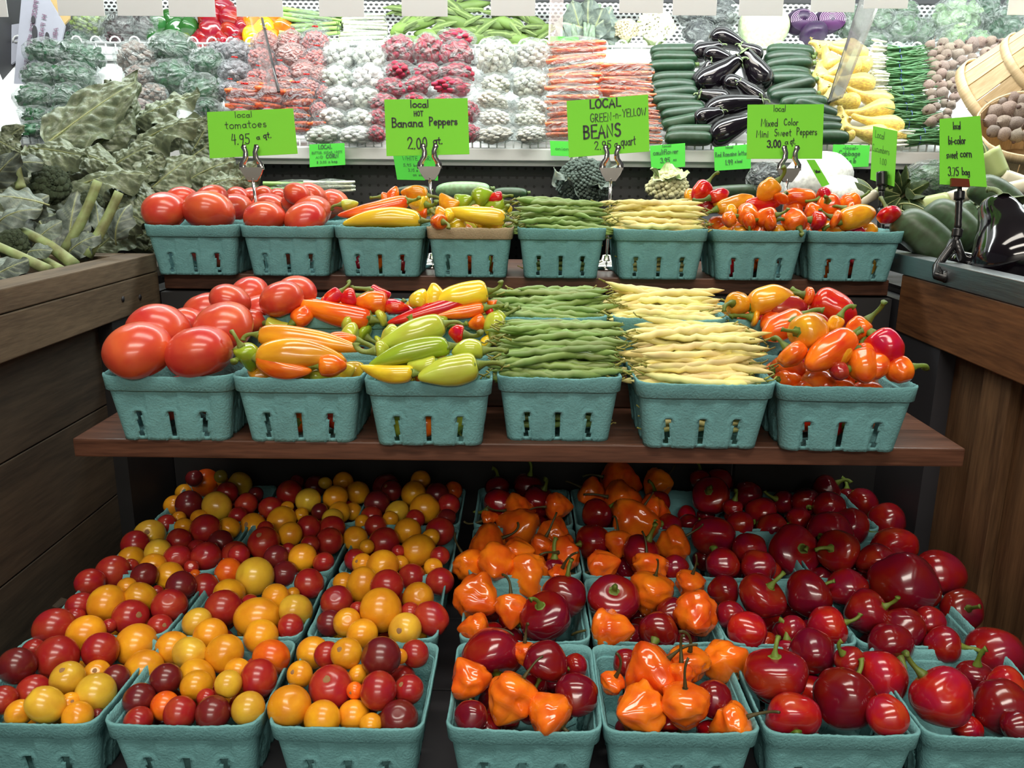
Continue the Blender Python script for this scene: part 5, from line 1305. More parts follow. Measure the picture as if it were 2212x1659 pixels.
def floret_mesh(seed, n, rr, hemi=True, sub=ICO1):
    rnd = random.Random(seed); mb = MB()
    for k in range(n):
        z = 1-(1.25 if hemi else 2)*(k+.5)/n; a = k*2.39996; r = math.sqrt(max(0, 1-z*z)); c = Vector((r*math.cos(a), r*math.sin(a), z))*(.86+.10*rnd.random()); s = rr*rnd.uniform(.7, 1.25)
        V, F = sub; mb.add([c+v*s for v in V], F)
    V, F = ICO2; mb.add([v*.84 for v in V], F)
    return mb.mesh()
CURD = floret_mesh(1, 120, .17); BROCM = floret_mesh(2, 420, .075); BROCL = floret_mesh(3, 60, .26)
M_CURD = produce('cauliflower_curd', .8, .12, 6.0, bump=.4, bscale=22); M_BUD = produce('broccoli_buds', .85, .35, 14.0, bump=.8, bscale=60)
def headveg(name, p, r, me, mat, col, leafk, nl, label, cat, lw=1.1, up=(0, -.6, 1), lift=.25):
    g = empty(name, p); tag(g, label, cat); bpy.context.view_layer.update()
    o = obj('head', me, mat, g, (0, 0, 0), col); o.scale = (r, r, r*.86); t, n_, b_ = frame(Vector(up))
    orient(o, Vector(up))
    for k in range(nl):
        a = 2*PI*k/nl+random.uniform(-.2, .2); d = n_*math.cos(a)+b_*math.sin(a)
        place_leaf(g, leafk, p+d*r*.35-t*r*.95, p+d*r*1.12+t*r*(lift+random.uniform(-.2, .3)), r*lw, -d*.35+t*.3 if leafk == 'pale' else -d+t*.4, bright=random.uniform(.85, 1.1), name='leaf', ribcol=lin((214, 222, 184)))
    return g
headveg('cauliflower', atc(1352, 66, 2.5), 26*2.5/FPX, CURD, M_CURD, lin((226, 214, 178)), 'pale', 5, 'small cream cauliflower head beside the broccoli on the upper shelf', 'cauliflower')
headveg('cauliflower', atc(1416, 60, 2.5), 40*2.5/FPX, CURD, M_CURD, lin((238, 236, 214)), 'pale', 7, 'big white cauliflower with pale green leaves on the upper shelf', 'cauliflower')
def cabbage_mesh(seed):
    def fn(th, ph):
        s = math.sin(th); p = Vector((s*math.cos(ph), s*math.sin(ph), math.cos(th)))
        v = abs(math.sin(ph*3+math.cos(th)*1.4+seed)); r = 1+.05*nz(p, 1.4, seed)+.025*v**8+.012*nz(p, 6, seed)
        return tuple(p*r)
    return mesh(*sphere(fn, 40, 28))
CAB = cabbage_mesh(1)
def cabbage(px, py, r, zc, col, label, sq=.9, extra=True):
    p = atc(px, py, zc); g = empty('cabbage', p); tag(g, label, 'cabbage'); s = r*zc/FPX; bpy.context.view_layer.update()
    o = obj('head', CAB, M_WAXY, g, (0, 0, 0), col); o.scale = (s, s, s*sq); o.rotation_euler = (random.uniform(-.4, .4), random.uniform(-.4, .4), random.uniform(0, 6))
    if extra:
        for a in (0.4, 2.2, 4.3):
            w = place_leaf(g, 'pale', p+Vector((math.cos(a)*s*.5, -abs(math.sin(a))*s*.4-.2*s, -s*.9)), p+Vector((math.cos(a)*s*.8, -s*.8, s*.35)), s*1.2, (math.cos(a), -1, .2), name='wrapper_leaf', ribcol=tuple(col))
            w.color = (1, 1, 1, 1)
    return g
cabbage(1650, 58, 54, 2.5, lin((206, 226, 178)), 'pale green cabbage on the upper cooler shelf above the eggplants', .85, False)
M_PCUT = produce('cut_purple_cabbage', .5, .5, 5.0)
for x, y, r, cut, lb_ in ((1727, 48, 32, 1, 'halved purple cabbage showing its veined cut face, left one'), (1788, 46, 32, 1, 'halved purple cabbage showing its veined cut face, right one'), (1757, 72, 30, 0, 'whole purple cabbage in front of the two halves')):
    g = cabbage(x, y, r, 2.5 if cut else 2.45, lin((44, 16, 58)), lb_, .8, False)
    if cut:
        s = r*2.5/FPX; mb = MB()
        for k in range(7):
            R0 = s*.86*(1-k/7.5); pts = [(R0*math.cos(a), 0, R0*.8*math.sin(a)) for a in np.linspace(-.3, PI+.3, 20)]
            mb.add(*sweep(pts, [s*.02]*20, 5))
        o = obj('leaf_layers', mb.mesh(), M_WAXY, g, (0, -s*.98, 0), lin((200, 170, 200))); o.rotation_euler = (-.35, 0, 0)
        V, F = sweep([(0, 0, 0), (0, s*.2, 0)], [s*.88]*2, 28); o = obj('cut_face', mesh(V, F), M_PCUT, g, (0, -s*.97, 0), lin((70, 30, 80))); o.scale = (1, 1, .82); o.rotation_euler = (-.35, 0, 0)
for noun in set(r[1] for r in STK):
    L = sorted([r for r in STK if r[1] == noun], key=lambda r: (round(r[4]/12), r[3])); n = len(L)
    for k, r in enumerate(L):
        od = ordw(k, n, 'top', 'bottom'); lab = f'{noun} in the cooler' if 'cooler' not in noun and n < 30 else noun
        if od: lab += f', {od} row by row'
        tag(r[0], lab, r[2], noun)
# white price cards hanging under the canopy
z0c = atY(1106, 34, 1.98).z
for k, (x0, x1, y1) in enumerate(((-80, 18, 36), (127, 227, 34), (255, 353, 34), (366, 466, 36), (512, 612, 36), (690, 787, 36), (868, 967, 35), (1060, 1156, 34), (1337, 1432, 28), (1452, 1547, 33), (1595, 1690, 34), (1750, 1845, 26), (1865, 1960, 18), (2175, 2275, 32))):
    a, b = atY(x0, y1, 1.98), atY(x1, y1, 1.98)
    g = empty('price_card', ((a.x+b.x)/2, 1.98, a.z)); tag(g, 'blank white price card under the cooler canopy, '+ordw(k, 14), 'price card', 'white cards under the canopy')
    w = (b.x-a.x)/2
    obj('card', boxmesh(-w, w, -.0006, .0006, 0, .085, 0), M_PAPERW, g)
    V, F = sweep([(0, .002, .07), (0, .003, .20)], [.0015]*2, 6); obj('hanger', mesh(V, F), M_WHITE, g)
# ------------------------------------------------------------------ greens in the left bin
def bunch(name, p, label, cat):
    g = empty(name, p); tag(g, label, cat); bpy.context.view_layer.update(); return g
FACE = Vector((0.15, -0.75, 0.65))
def lf(g, kind, bx, by, tx, ty, wpx, z0, z1, face=FACE, bright=1.0, seed=None, rib=True):
    zm = (z0+z1)/2; return place_leaf(g, kind, atc(bx, by, z0), atc(tx, ty, z1), wpx*zm/FPX, Vector(face), seed, rib, bright=bright)
g = bunch('collard_bunch', atc(230, 330, 1.62), 'tall upright bunch of crinkled collard leaves at the back of the left bin', 'collards')
lf(g, 'collard', 100, 312, 292, 178, 120, 1.52, 1.60, (.35, -.8, .45), 1.05, 1)
lf(g, 'collard', 262, 270, 294, 155, 60, 1.66, 1.68, (.8, -.5, .3), .95, 2)
lf(g, 'collard', 215, 250, 238, 172, 70, 1.66, 1.66, (-.3, -.8, .5), .95, 3)
lf(g, 'collard', 205, 330, 285, 235, 90, 1.58, 1.60, (.1, -.9, .3), .8, 4)
g = bunch('collard_bunch', atc(380, 300, 1.66), 'collard bunch curling over beside the tomato price card', 'collards')
lf(g, 'collard', 295, 262, 432, 205, 100, 1.70, 1.68, (.1, -.6, .8), 1.05, 0)
lf(g, 'collard', 292, 320, 445, 262, 92, 1.58, 1.54, (.0, -.75, .7), 1.12, 5)
lf(g, 'collard', 300, 270, 420, 300, 90, 1.72, 1.72, (.2, -.9, .2), .8, 2)
lf(g, 'collard', 420, 320, 458, 250, 60, 1.66, 1.66, (.7, -.6, .4), .9, 6)
g = bunch('collard_bunch', atc(150, 350, 1.42), 'collard bunch with a pale-veined leaf hanging over the broccoli', 'collards')
lf(g, 'collard', 62, 322, 192, 345, 92, 1.46, 1.38, (.1, -.7, .75), 1.08, 3)
lf(g, 'collard', 160, 330, 250, 365, 80, 1.50, 1.46, (.2, -.75, .6), .98, 4)
lf(g, 'collard', 235, 365, 332, 312, 80, 1.52, 1.50, (.1, -.8, .6), .95, 1)
lf(g, 'collard', 100, 360, 150, 385, 60, 1.44, 1.40, (0, -.9, .4), .8, 0)
g = bunch('collard_bunch', atc(270, 400, 1.4), 'broad crinkled collard leaves lying in the middle of the left bin', 'collards')
lf(g, 'collard', 140, 420, 335, 385, 105, 1.40, 1.36, (.0, -.6, .85), 1.15, 5)
lf(g, 'collard', 290, 385, 352, 335, 66, 1.46, 1.45, (.1, -.8, .6), 1.0, 6)
lf(g, 'collard', 250, 395, 330, 440, 80, 1.42, 1.36, (.4, -.8, .4), .85, 2)
lf(g, 'collard', 235, 440, 320, 485, 90, 1.40, 1.33, (.1, -.9, .35), .8, 3)
g = bunch('collard_bunch', atc(400, 390, 1.5), 'collard bunch fanning out just behind the first tomato basket', 'collards')
lf(g, 'collard', 322, 412, 420, 335, 88, 1.46, 1.48, (.1, -.8, .6), 1.15, 1)
lf(g, 'collard', 392, 402, 505, 345, 100, 1.56, 1.56, (.2, -.8, .6), 1.05, 4)
lf(g, 'collard', 440, 408, 520, 385, 62, 1.50, 1.50, (.1, -.7, .7), 1.1, 5)
lf(g, 'collard', 505, 405, 560, 352, 66, 1.56, 1.56, (.4, -.8, .5), 1.0, 0)
lf(g, 'collard', 400, 350, 470, 300, 90, 1.66, 1.68, (.2, -.9, .2), .75, 2)
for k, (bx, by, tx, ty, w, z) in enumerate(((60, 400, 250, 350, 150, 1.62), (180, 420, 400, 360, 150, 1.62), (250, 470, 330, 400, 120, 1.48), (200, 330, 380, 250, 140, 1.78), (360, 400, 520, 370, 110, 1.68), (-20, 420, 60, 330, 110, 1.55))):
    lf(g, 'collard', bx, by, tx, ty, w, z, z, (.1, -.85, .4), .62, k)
g = bunch('collard_bunch', atc(30, 300, 1.4), 'dark curled collard leaves at the far left edge', 'collards')
lf(g, 'collard', -20, 330, 52, 272, 60, 1.40, 1.38, (.3, -.8, .3), .7, 1); lf(g, 'collard', -10, 300, 45, 330, 50, 1.36, 1.34, (.2, -.9, .2), .75, 6)
def stalk(g, pts, r, z, col=lin((150, 164, 104)), name='stem'):
    P = [atc(x, y, zz)-g.location for (x, y), zz in zip(pts, z)]; n = len(P)
    Q = [P[0].lerp(P[-1], i/9) + (P[n//2]-P[0].lerp(P[-1], .5))*math.sin(PI*i/9)*(n > 2) for i in range(10)]
    rr = r*z[0]/FPX; V, F = sweep(Q, [rr*(.86+.28*(i/9)**2) for i in range(10)], 12, lambda i, t, a: 1+.05*math.cos(5*a)); obj(name, mesh(V, F), M_STEM, g, color=col)
def broccoli(px, py, r, zc, label, stem=None, leaves=()):
    p = atc(px, py, zc); g = empty('broccoli', p); tag(g, label, 'broccoli'); bpy.context.view_layer.update()
    if r:
        o = obj('buds', BROCM, M_BUD, g, (0, 0, 0), lin((74, 92, 62))); s = r*zc/FPX; o.scale = (s*1.15, s, s*.85); o['kind'] = 'stuff'; orient(o, Vector((.2, -.7, .6)))
        q = obj('florets', BROCL, M_BUD, g, (0, 0, 0), lin((86, 104, 70))); q.scale = (s*1.05, s*.92, s*.78); orient(q, Vector((.2, -.7, .6)))
    for st in stem or (): stalk(g, *st)
    for L in leaves: lf(g, 'broccoli', *L)
    return g
SB = lin((148, 162, 108))
broccoli(110, 402, 40, 1.28, 'round broccoli head under the hanging collard leaf', [([(36, 358), (40, 382), (46, 408)], 10, (1.24, 1.24, 1.24), SB)],
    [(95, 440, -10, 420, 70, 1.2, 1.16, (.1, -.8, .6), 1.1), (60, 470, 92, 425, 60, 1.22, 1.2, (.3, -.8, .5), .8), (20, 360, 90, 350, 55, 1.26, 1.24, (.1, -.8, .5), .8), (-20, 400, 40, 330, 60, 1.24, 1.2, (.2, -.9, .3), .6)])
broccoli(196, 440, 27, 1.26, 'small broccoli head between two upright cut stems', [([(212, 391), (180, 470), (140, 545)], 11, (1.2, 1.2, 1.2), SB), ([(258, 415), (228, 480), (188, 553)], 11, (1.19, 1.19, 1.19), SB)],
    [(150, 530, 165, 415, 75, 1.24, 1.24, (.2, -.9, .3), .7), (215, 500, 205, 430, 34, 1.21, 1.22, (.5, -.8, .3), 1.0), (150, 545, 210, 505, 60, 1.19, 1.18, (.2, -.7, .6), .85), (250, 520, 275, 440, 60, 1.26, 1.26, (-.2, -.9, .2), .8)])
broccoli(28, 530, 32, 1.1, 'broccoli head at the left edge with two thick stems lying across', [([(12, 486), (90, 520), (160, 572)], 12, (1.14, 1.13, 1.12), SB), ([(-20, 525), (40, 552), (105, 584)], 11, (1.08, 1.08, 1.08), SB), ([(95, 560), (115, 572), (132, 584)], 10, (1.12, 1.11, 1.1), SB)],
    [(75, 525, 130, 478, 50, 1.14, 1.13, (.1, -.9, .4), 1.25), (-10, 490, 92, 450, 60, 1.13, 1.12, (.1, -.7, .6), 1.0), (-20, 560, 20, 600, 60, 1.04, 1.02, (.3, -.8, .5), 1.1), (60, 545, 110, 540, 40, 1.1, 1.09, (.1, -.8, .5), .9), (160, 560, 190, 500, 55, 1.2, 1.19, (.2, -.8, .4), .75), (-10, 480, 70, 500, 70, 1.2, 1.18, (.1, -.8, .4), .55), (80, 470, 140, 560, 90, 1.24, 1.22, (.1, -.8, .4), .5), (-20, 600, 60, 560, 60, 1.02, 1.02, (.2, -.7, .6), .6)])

# ------------------------------------------------------------------ lower deck behind the top shelf
def lowbag(kind, px, py, rx, ry, zc, label):
    g = bag(kind, px, py, rx, ry, atc(px, py, zc), zc); tag(g, label, 'produce bag'); return g
lowbag('celery', 640, 408, 58, 16, 1.85, 'clear bag of celery lying behind the second tomato basket')
lowbag('fennel', 712, 404, 46, 14, 1.84, 'pale cream wrapped vegetable behind the second tomato basket')
cabbage(1762, 388, 76, 1.72, (.86, .88, .84), 'big bright white wrapped head behind the sweet peppers', .74, False)
cabbage(1828, 416, 50, 1.62, (.86, .88, .84), 'smaller white wrapped head at the foot of the big one', .66, False)
lowbag('blackbag', 1655, 388, 36, 32, 1.8, 'dark glossy bag of radicchio beside the white wrapped head')
lowbag('lettuce', 2010, 385, 50, 32, 1.8, 'smoky plastic bag of greens behind the leeks')
headveg('broccoli', atc(1262, 396, 1.85), 62*1.85/FPX, BROCM, M_BUD, lin((150, 172, 160)), 'broccoli', 9, 'blue-green broccoli crown with leaves behind the yellow beans card', 'broccoli', .9, (0, -.4, 1), .5)
headveg('cauliflower', atc(1442, 410, 1.85), 44*1.85/FPX, CURD, M_CURD, lin((214, 210, 160)), 'pale', 8, 'leafy green cauliflower on the lower cooler deck behind the beans', 'cauliflower', 1.3, (0, -.3, 1), .9)
for x, y, hl, hw, lab in ((1000, 410, 60, 16, 'pale green squash lying behind the banana peppers'), (890, 414, 40, 12, 'dark green squash behind the banana peppers card'), (1100, 418, 40, 12, 'dark green squash behind the green beans'), (1580, 415, 60, 14, 'dark cucumber behind the sweet peppers')):
    o = zuke(x, y, hl, hw, 2, atc(x, y, 1.8), 1.8, lin((140, 176, 130)) if x == 1000 else lin((52, 76, 48))); tag(o, lab, 'squash')

# ------------------------------------------------------------------ right bin
CU = lin((74, 98, 70))
for x, y, hl, hw, d, zc, lab in ((2003, 515, 80, 41, -42, 1.24, 'large cucumber lying against the steel rim beside the last basket'), (2058, 482, 66, 37, -40, 1.27, 'blunt cucumber behind the black clip stand'), (2155, 425, 60, 34, -35, 1.36, 'cucumber half hidden behind the big eggplant'), (2095, 480, 44, 26, -50, 1.34, 'small cucumber tucked beside the big eggplant'), (2110, 560, 60, 36, -30, 1.30, 'cucumber deep in the bin under the clip stand')):
    p = atc(x, y, zc); o = obj('cucumber', random.choice(ZUKE), M_WAXY, None, p, jit(CU, .08)); L = hl*zc/FPX; w = hw*zc/FPX/.25; o.scale = (L, w, w)
    v = viewdir(math.radians(d), .25, p); t, n_, b_ = frame(v); m = Matrix(((t.x, n_.x, b_.x), (t.y, n_.y, b_.y), (t.z, n_.z, b_.z))); o.rotation_mode = 'QUATERNION'; o.rotation_quaternion = m.to_quaternion()
    obj('stem', ZST, M_STEM, o, color=lin((120, 140, 96))); tag(o, lab, 'cucumber', 'cucumbers in the steel-rimmed bin')
eg = eggplant(2184, 525, 118, 84, 102, atc(2184, 525, 1.10), 1.10, -.55); STK.pop(); tag(eg, 'very large glossy black eggplant filling the right edge of the bin', 'eggplant')
eg = eggplant(2110, 585, 70, 40, 150, atc(2120, 585, 1.16), 1.16, -.3); STK.pop(); tag(eg, 'dark eggplant lying low behind the clip stand', 'eggplant')
def leek(pts, r, zc, label, leaves=(), root=True):
    P = [atc(x, y, zc) for x, y in pts]; g = empty('leek', P[0]); tag(g, label, 'leek', 'leeks in the steel-rimmed bin'); bpy.context.view_layer.update()
    n = 14; Q = []
    for i in range(n):
        t = i/(n-1)*(len(P)-1); k = min(len(P)-2, int(t)); Q.append(P[k].lerp(P[k+1], t-k)-P[0])
    rr = r*zc/FPX
    h = n//2+1
    V, F = sweep(Q[:h], [rr]*h, 14); obj('white_shank', mesh(V, F), M_WAXY, g, color=lin((232, 226, 200)))
    V, F = sweep(Q[h-1:], [rr*(1+.05*i) for i in range(n-h+1)], 14, lambda i, t, a: 1+.06*math.cos(4*a)); obj('green_shank', mesh(V, F), M_WAXY, g, color=lin((184, 196, 130)))
    if root:
        mb = MB(); d = (Q[0]-Q[1]).normalized()
        for k in range(26): mb.add(*sweep([Vector((0, 0, 0)), d*.01+Vector((random.gauss(0, .006), random.gauss(0, .006), random.gauss(0, .006))), d*.016+Vector((random.gauss(0, .012), random.gauss(0, .012), random.gauss(0, .012)))], [.0022, .0015, .0008], 5))
        o = obj('roots', mb.mesh(), M_SCAR, g); o['kind'] = 'stuff'
    for L in leaves: lf(g, 'leek', *L)
    return g
leek([(2112, 412), (2050, 432), (1985, 452)], 18, 1.44, 'white leek with brown root end lying under the sweet corn card', [(1990, 450, 1965, 400, 30, 1.44, 1.42), (1990, 455, 1950, 470, 30, 1.42, 1.36), (1985, 455, 1975, 500, 26, 1.40, 1.36)])
leek([(2222, 400), (2170, 412), (2125, 432)], 16, 1.42, 'white leek at the right edge above the big eggplant', [(2130, 432, 2090, 470, 34, 1.42, 1.38), (2130, 430, 2080, 450, 30, 1.42, 1.4)])
leek([(2230, 410), (2160, 385), (2128, 330)], 22, 1.55, 'pale green bent leek rising beside the sweet corn card', [(2130, 340, 2120, 290, 34, 1.55, 1.55)], False)
leek([(1840, 448), (1890, 420), (1920, 405)], 11, 1.44, 'thin white leek pointing left behind the last pepper basket', [(1890, 425, 1860, 380, 24, 1.46, 1.48), (1895, 420, 1850, 390, 22, 1.46, 1.46)], False)
lk = leek([(1938, 440), (1950, 425), (1960, 415)], 15, 1.46, 'rosette of cut dark leek tops behind the cucumber card', [], False)
for k in range(15):
    a = k/15*2*PI; rr_ = 1+.25*math.sin(k*2.3); lf(lk, 'leek', 1948, 424, 1950+48*math.cos(a)*rr_, 418-46*math.sin(a)*rr_, 30, 1.46, 1.41, (math.cos(a)*.3, -.9, .4), .9)
for k, (bx, by, tx, ty) in enumerate(((1945, 455, 2010, 485), (1940, 465, 2000, 505), (1930, 450, 1985, 470), (1950, 440, 2020, 460), (1935, 480, 1975, 520))):
    lf(lk, 'leek', bx, by, tx, ty, 34, 1.40, 1.36, (.1, -.7, .6), 1.0)

# the rest of the heap in the right bin, reaching past the picture's edge
for k in range(16):
    x, y = 0.70+0.11*(k % 4)+random.uniform(-.02, .02), 0.62+0.17*(k//4)+random.uniform(-.02, .02)
    if x < 0.66+0.42*max(0, .95-y): x += .06
    z = ZRIM-.055
    if k % 3 == 0:
        g = empty('eggplant', (x, y, z+.04)); orient(g, Vector((random.uniform(-.4, .4), 1, .05)), 0); o = obj('eggplant_body', EGG[k % 3], M_EGG, g, (0, 0, 0), lin((17, 12, 19))); o.scale = (.04, .04, .085)
        c = obj('calyx', CALX[0], M_STEM, g, (0, 0, .079), lin((120, 140, 96))); c.scale = (.02, .02, .03)
        tag(g, f'glossy eggplant in the steel-rimmed bin, {ORD[k//3]} beyond the big one', 'eggplant', 'eggplants beyond the big one')
    else:
        o = obj('cucumber', ZUKE[k % 4], M_WAXY, None, (x, y, z+.03), jit(CU, .1)); o.scale = (.10, .12, .12); o.rotation_euler = (0, 0, random.uniform(.6, 1.4))
        obj('stem', ZST, M_STEM, o, color=lin((120, 140, 96))); tag(o, f'cucumber in the steel-rimmed bin, {ORD[k]} beyond the big eggplant', 'cucumber', 'cucumbers beyond the eggplant')

def copy_tree(o, parent=None):
    c = o.copy(); COL.objects.link(c); c.parent = parent
    if parent is not None: c.matrix_parent_inverse = o.matrix_parent_inverse.copy()
    for ch in o.children: copy_tree(ch, c)
    return c
bpy.context.view_layer.update()
_bn = [o for o in list(bpy.data.objects) if o.type == 'EMPTY' and o.name.startswith('collard_bunch')]
_bn.sort(key=lambda o: o.name)
for k, (i, dx, dy, dz, lab) in enumerate(((0, -.30, -.06, -.09, 'collard bunch filling the back left corner of the bin'), (3, -.16, -.05, -.10, 'broad collard leaves beneath the upper heap in the bin'), (4, -.12, .02, -.11, 'collard bunch low at the back of the bin'), (3, -.30, -.22, -.13, 'broad collard leaves at the near end of the bin'), (2, -.18, -.28, -.13, 'pale-veined collard bunch low beside the broccoli'))):
    if i >= len(_bn): continue
    c = copy_tree(_bn[i]); c.location = _bn[i].location+Vector((dx, dy, dz)); tag(c, lab, 'collards')
# ------------------------------------------------------------------ hand-lettered cards
def arc(cx, cy, rx, ry, a0, a1, n=9): return [(cx+rx*math.cos(math.radians(a)), cy+ry*math.sin(math.radians(a))) for a in np.linspace(a0, a1, n)]
O_ = lambda cx=.25, cy=.25, rx=.22, ry=.25: arc(cx, cy, rx, ry, 80, 440, 14)
L_ = lambda *p: [(p[i], p[i+1]) for i in range(0, len(p), 2)]
FONT = {
 'a': (.5, [O_(.22, .24, .2, .24), L_(.43, .5, .43, .08, .5, 0)]), 'b': (.5, [L_(.05, 1, .05, 0), arc(.25, .25, .2, .25, 170, -180, 12)]),
 'c': (.45, [arc(.25, .25, .22, .25, 50, 310, 10)]), 'd': (.52, [O_(.22, .24, .2, .24), L_(.44, 1, .44, 0)]),
 'e': (.5, [L_(.05, .26, .43, .28)+arc(.25, .26, .2, .26, 5, 310, 11)]), 'f': (.4, [arc(.28, .8, .14, .2, 60, 180, 5)+L_(.14, 0), L_(.02, .5, .34, .5)]),
 'g': (.5, [O_(.22, .24, .2, .24), L_(.43, .5, .43, -.15)+arc(.25, -.18, .18, .17, 0, -150, 6)]), 'h': (.48, [L_(.05, 1, .05, 0), L_(.05, .3)+arc(.22, .3, .18, .2, 150, 0, 5)+L_(.4, 0)]),
 'i': (.16, [L_(.07, .5, .07, 0), L_(.07, .72, .075, .77)]), 'l': (.16, [L_(.07, 1, .07, 0)]),
 'm': (.72, [L_(.05, .5, .05, 0), L_(.05, .3)+arc(.19, .3, .14, .2, 150, 0, 5)+L_(.33, 0), L_(.33, .3)+arc(.48, .3, .14, .2, 150, 0, 5)+L_(.63, 0)]),
 'n': (.48, [L_(.05, .5, .05, 0), L_(.05, .3)+arc(.22, .3, .18, .2, 150, 0, 5)+L_(.4, 0)]), 'o': (.5, [O_()]),
 'p': (.5, [L_(.05, .5, .05, -.36), arc(.25, .26, .2, .25, 170, -180, 12)]), 'q': (.5, [O_(.22, .24, .2, .24), L_(.43, .5, .43, -.36, .52, -.28)]),
 'r': (.36, [L_(.05, .5, .05, 0), L_(.05, .28)+arc(.22, .3, .16, .2, 150, 50, 4)]), 's': (.42, [arc(.2, .38, .15, .13, 40, 230, 6)+arc(.2, .12, .17, .13, 90, -150, 7)]),
 't': (.36, [L_(.16, .85, .16, .05, .28, 0), L_(0, .55, .32, .57)]), 'u': (.5, [L_(.05, .5)+arc(.23, .2, .18, .2, 180, 340, 6)+L_(.41, .5, .42, 0)]),
 'w': (.66, [L_(.03, .5, .17, 0, .31, .42, .45, 0, .6, .5)]), 'x': (.44, [L_(.04, .5, .4, 0), L_(.4, .5, .04, 0)]),
 'A': (.62, [L_(.03, 0, .3, 1, .57, 0), L_(.13, .36, .48, .36)]), 'B': (.55, [L_(.06, 0, .06, 1), L_(.06, 1)+arc(.22, .77, .22, .23, 90, -90, 7)+L_(.06, .54), L_(.06, .54)+arc(.24, .27, .25, .27, 90, -90, 7)+L_(.06, 0)]),
 'C': (.58, [arc(.32, .5, .28, .5, 50, 310, 12)]), 'D': (.6, [L_(.06, 0, .06, 1), L_(.06, 1)+arc(.15, .5, .4, .5, 90, -90, 9)+L_(.06, 0)]),
 'E': (.5, [L_(.45, 1, .06, 1, .06, 0, .46, 0), L_(.06, .52, .4, .53)]), 'G': (.62, [arc(.32, .5, .28, .5, 50, 330, 12)+L_(.58, .42, .36, .42)]),
 'H': (.58, [L_(.06, 1, .06, 0), L_(.5, 1, .5, 0), L_(.06, .5, .5, .5)]), 'I': (.2, [L_(.1, 1, .1, 0)]), 'L': (.46, [L_(.07, 1, .06, .02, .42, .02)]),
 'M': (.74, [L_(.05, 0, .09, 1, .36, .3, .64, 1, .68, 0)]), 'N': (.6, [L_(.06, 0, .06, 1, .52, 0, .52, 1)]), 'O': (.62, [O_(.3, .5, .27, .5)]),
 'P': (.52, [L_(.06, 0, .06, 1), L_(.06, 1)+arc(.22, .75, .25, .25, 90, -90, 7)+L_(.06, .5)]), 'R': (.56, [L_(.06, 0, .06, 1), L_(.06, 1)+arc(.22, .76, .23, .24, 90, -90, 7)+L_(.06, .52, .5, 0)]),
 'S': (.5, [arc(.26, .75, .2, .24, 40, 230, 7)+arc(.24, .26, .22, .26, 80, -150, 8)]), 'T': (.56, [L_(.27, 1, .27, 0), L_(.0, 1, .54, 1)]),
 'U': (.58, [L_(.06, 1)+arc(.28, .26, .22, .26, 180, 360, 8)+L_(.5, 1)]), 'W': (.8, [L_(.03, 1, .2, 0, .38, .8, .56, 0, .75, 1)]), 'Y': (.54, [L_(.02, 1, .27, .5, .52, 1), L_(.27, .5, .25, 0)]), 'F': (.48, [L_(.45, 1, .06, 1, .06, 0), L_(.06, .52, .38, .52)]),
 '0': (.5, [O_(.24, .48, .2, .48)]), '1': (.22, [L_(.04, .8, .12, .96, .12, 0)]), '2': (.5, [arc(.22, .72, .19, .24, 170, -30, 8)+L_(.04, .02, .46, .02)]),
 '3': (.48, [arc(.2, .73, .19, .23, 150, -80, 8)+arc(.2, .26, .23, .26, 80, -150, 9)]), '4': (.5, [L_(.16, .96, .05, .4, .46, .42), L_(.36, .9, .36, 0)]), '5': (.48, [L_(.44, .96, .1, .96, .08, .55)+arc(.2, .3, .23, .3, 110, -140, 9)]),
 '7': (.46, [L_(.03, .94, .43, .94, .16, 0)]), '9': (.48, [O_(.22, .72, .18, .23), L_(.4, .8, .38, .4, .3, 0)]),
 '.': (.16, [L_(.06, .0, .085, .02)]), '-': (.34, [L_(.04, .3, .3, .32)]), '$': (.5, [arc(.26, .7, .18, .2, 40, 230, 6)+arc(.24, .26, .2, .22, 80, -150, 7), L_(.25, 1.02, .25, -.06)]), ',': (.16, [L_(.08, .06, .04, -.12)]), ' ': (.34, [])}
def lettering(fun, text, u0, u1, vbase, h, thick, seed=0, caps=1.0):
    """fun(u,v)->point on the card; returns a ribbon mesh"""
    rnd = random.Random(seed+len(text)); x = 0; S = []
    for ch in text:
        w, st = FONT[ch]; dy = rnd.uniform(-.03, .03); sc = rnd.uniform(.94, 1.06)
        for s in st: S.append([(x+px*sc, py*sc+dy) for px, py in s])
        x += w+.10
    tot = x-.10; V = []; F = []
    for s in S:
        pts = [(u0+(u1-u0)*px/tot, vbase-h*py) for px, py in s]
        if len(pts) < 2: continue
        P = [fun(u, v) for u, v in pts]; n = len(P)
        du = (fun(.51, .5)-fun(.5, .5)).normalized(); dv = (fun(.5, .49)-fun(.5, .5)).normalized()
        prev = None
        for i in range(n):
            t = (P[min(i+1, n-1)]-P[max(i-1, 0)]).normalized(); a, b = t.dot(du), t.dot(dv)
            nn = (du*(-b)+dv*a); e = t*(thick*.5)*(-1 if i == 0 else (1 if i == n-1 else 0))
            k = len(V); V += [P[i]+e+nn*thick/2, P[i]+e-nn*thick/2]
            if i: F.append((k-2, k-1, k+1, k))
    return mesh(V, F, False)
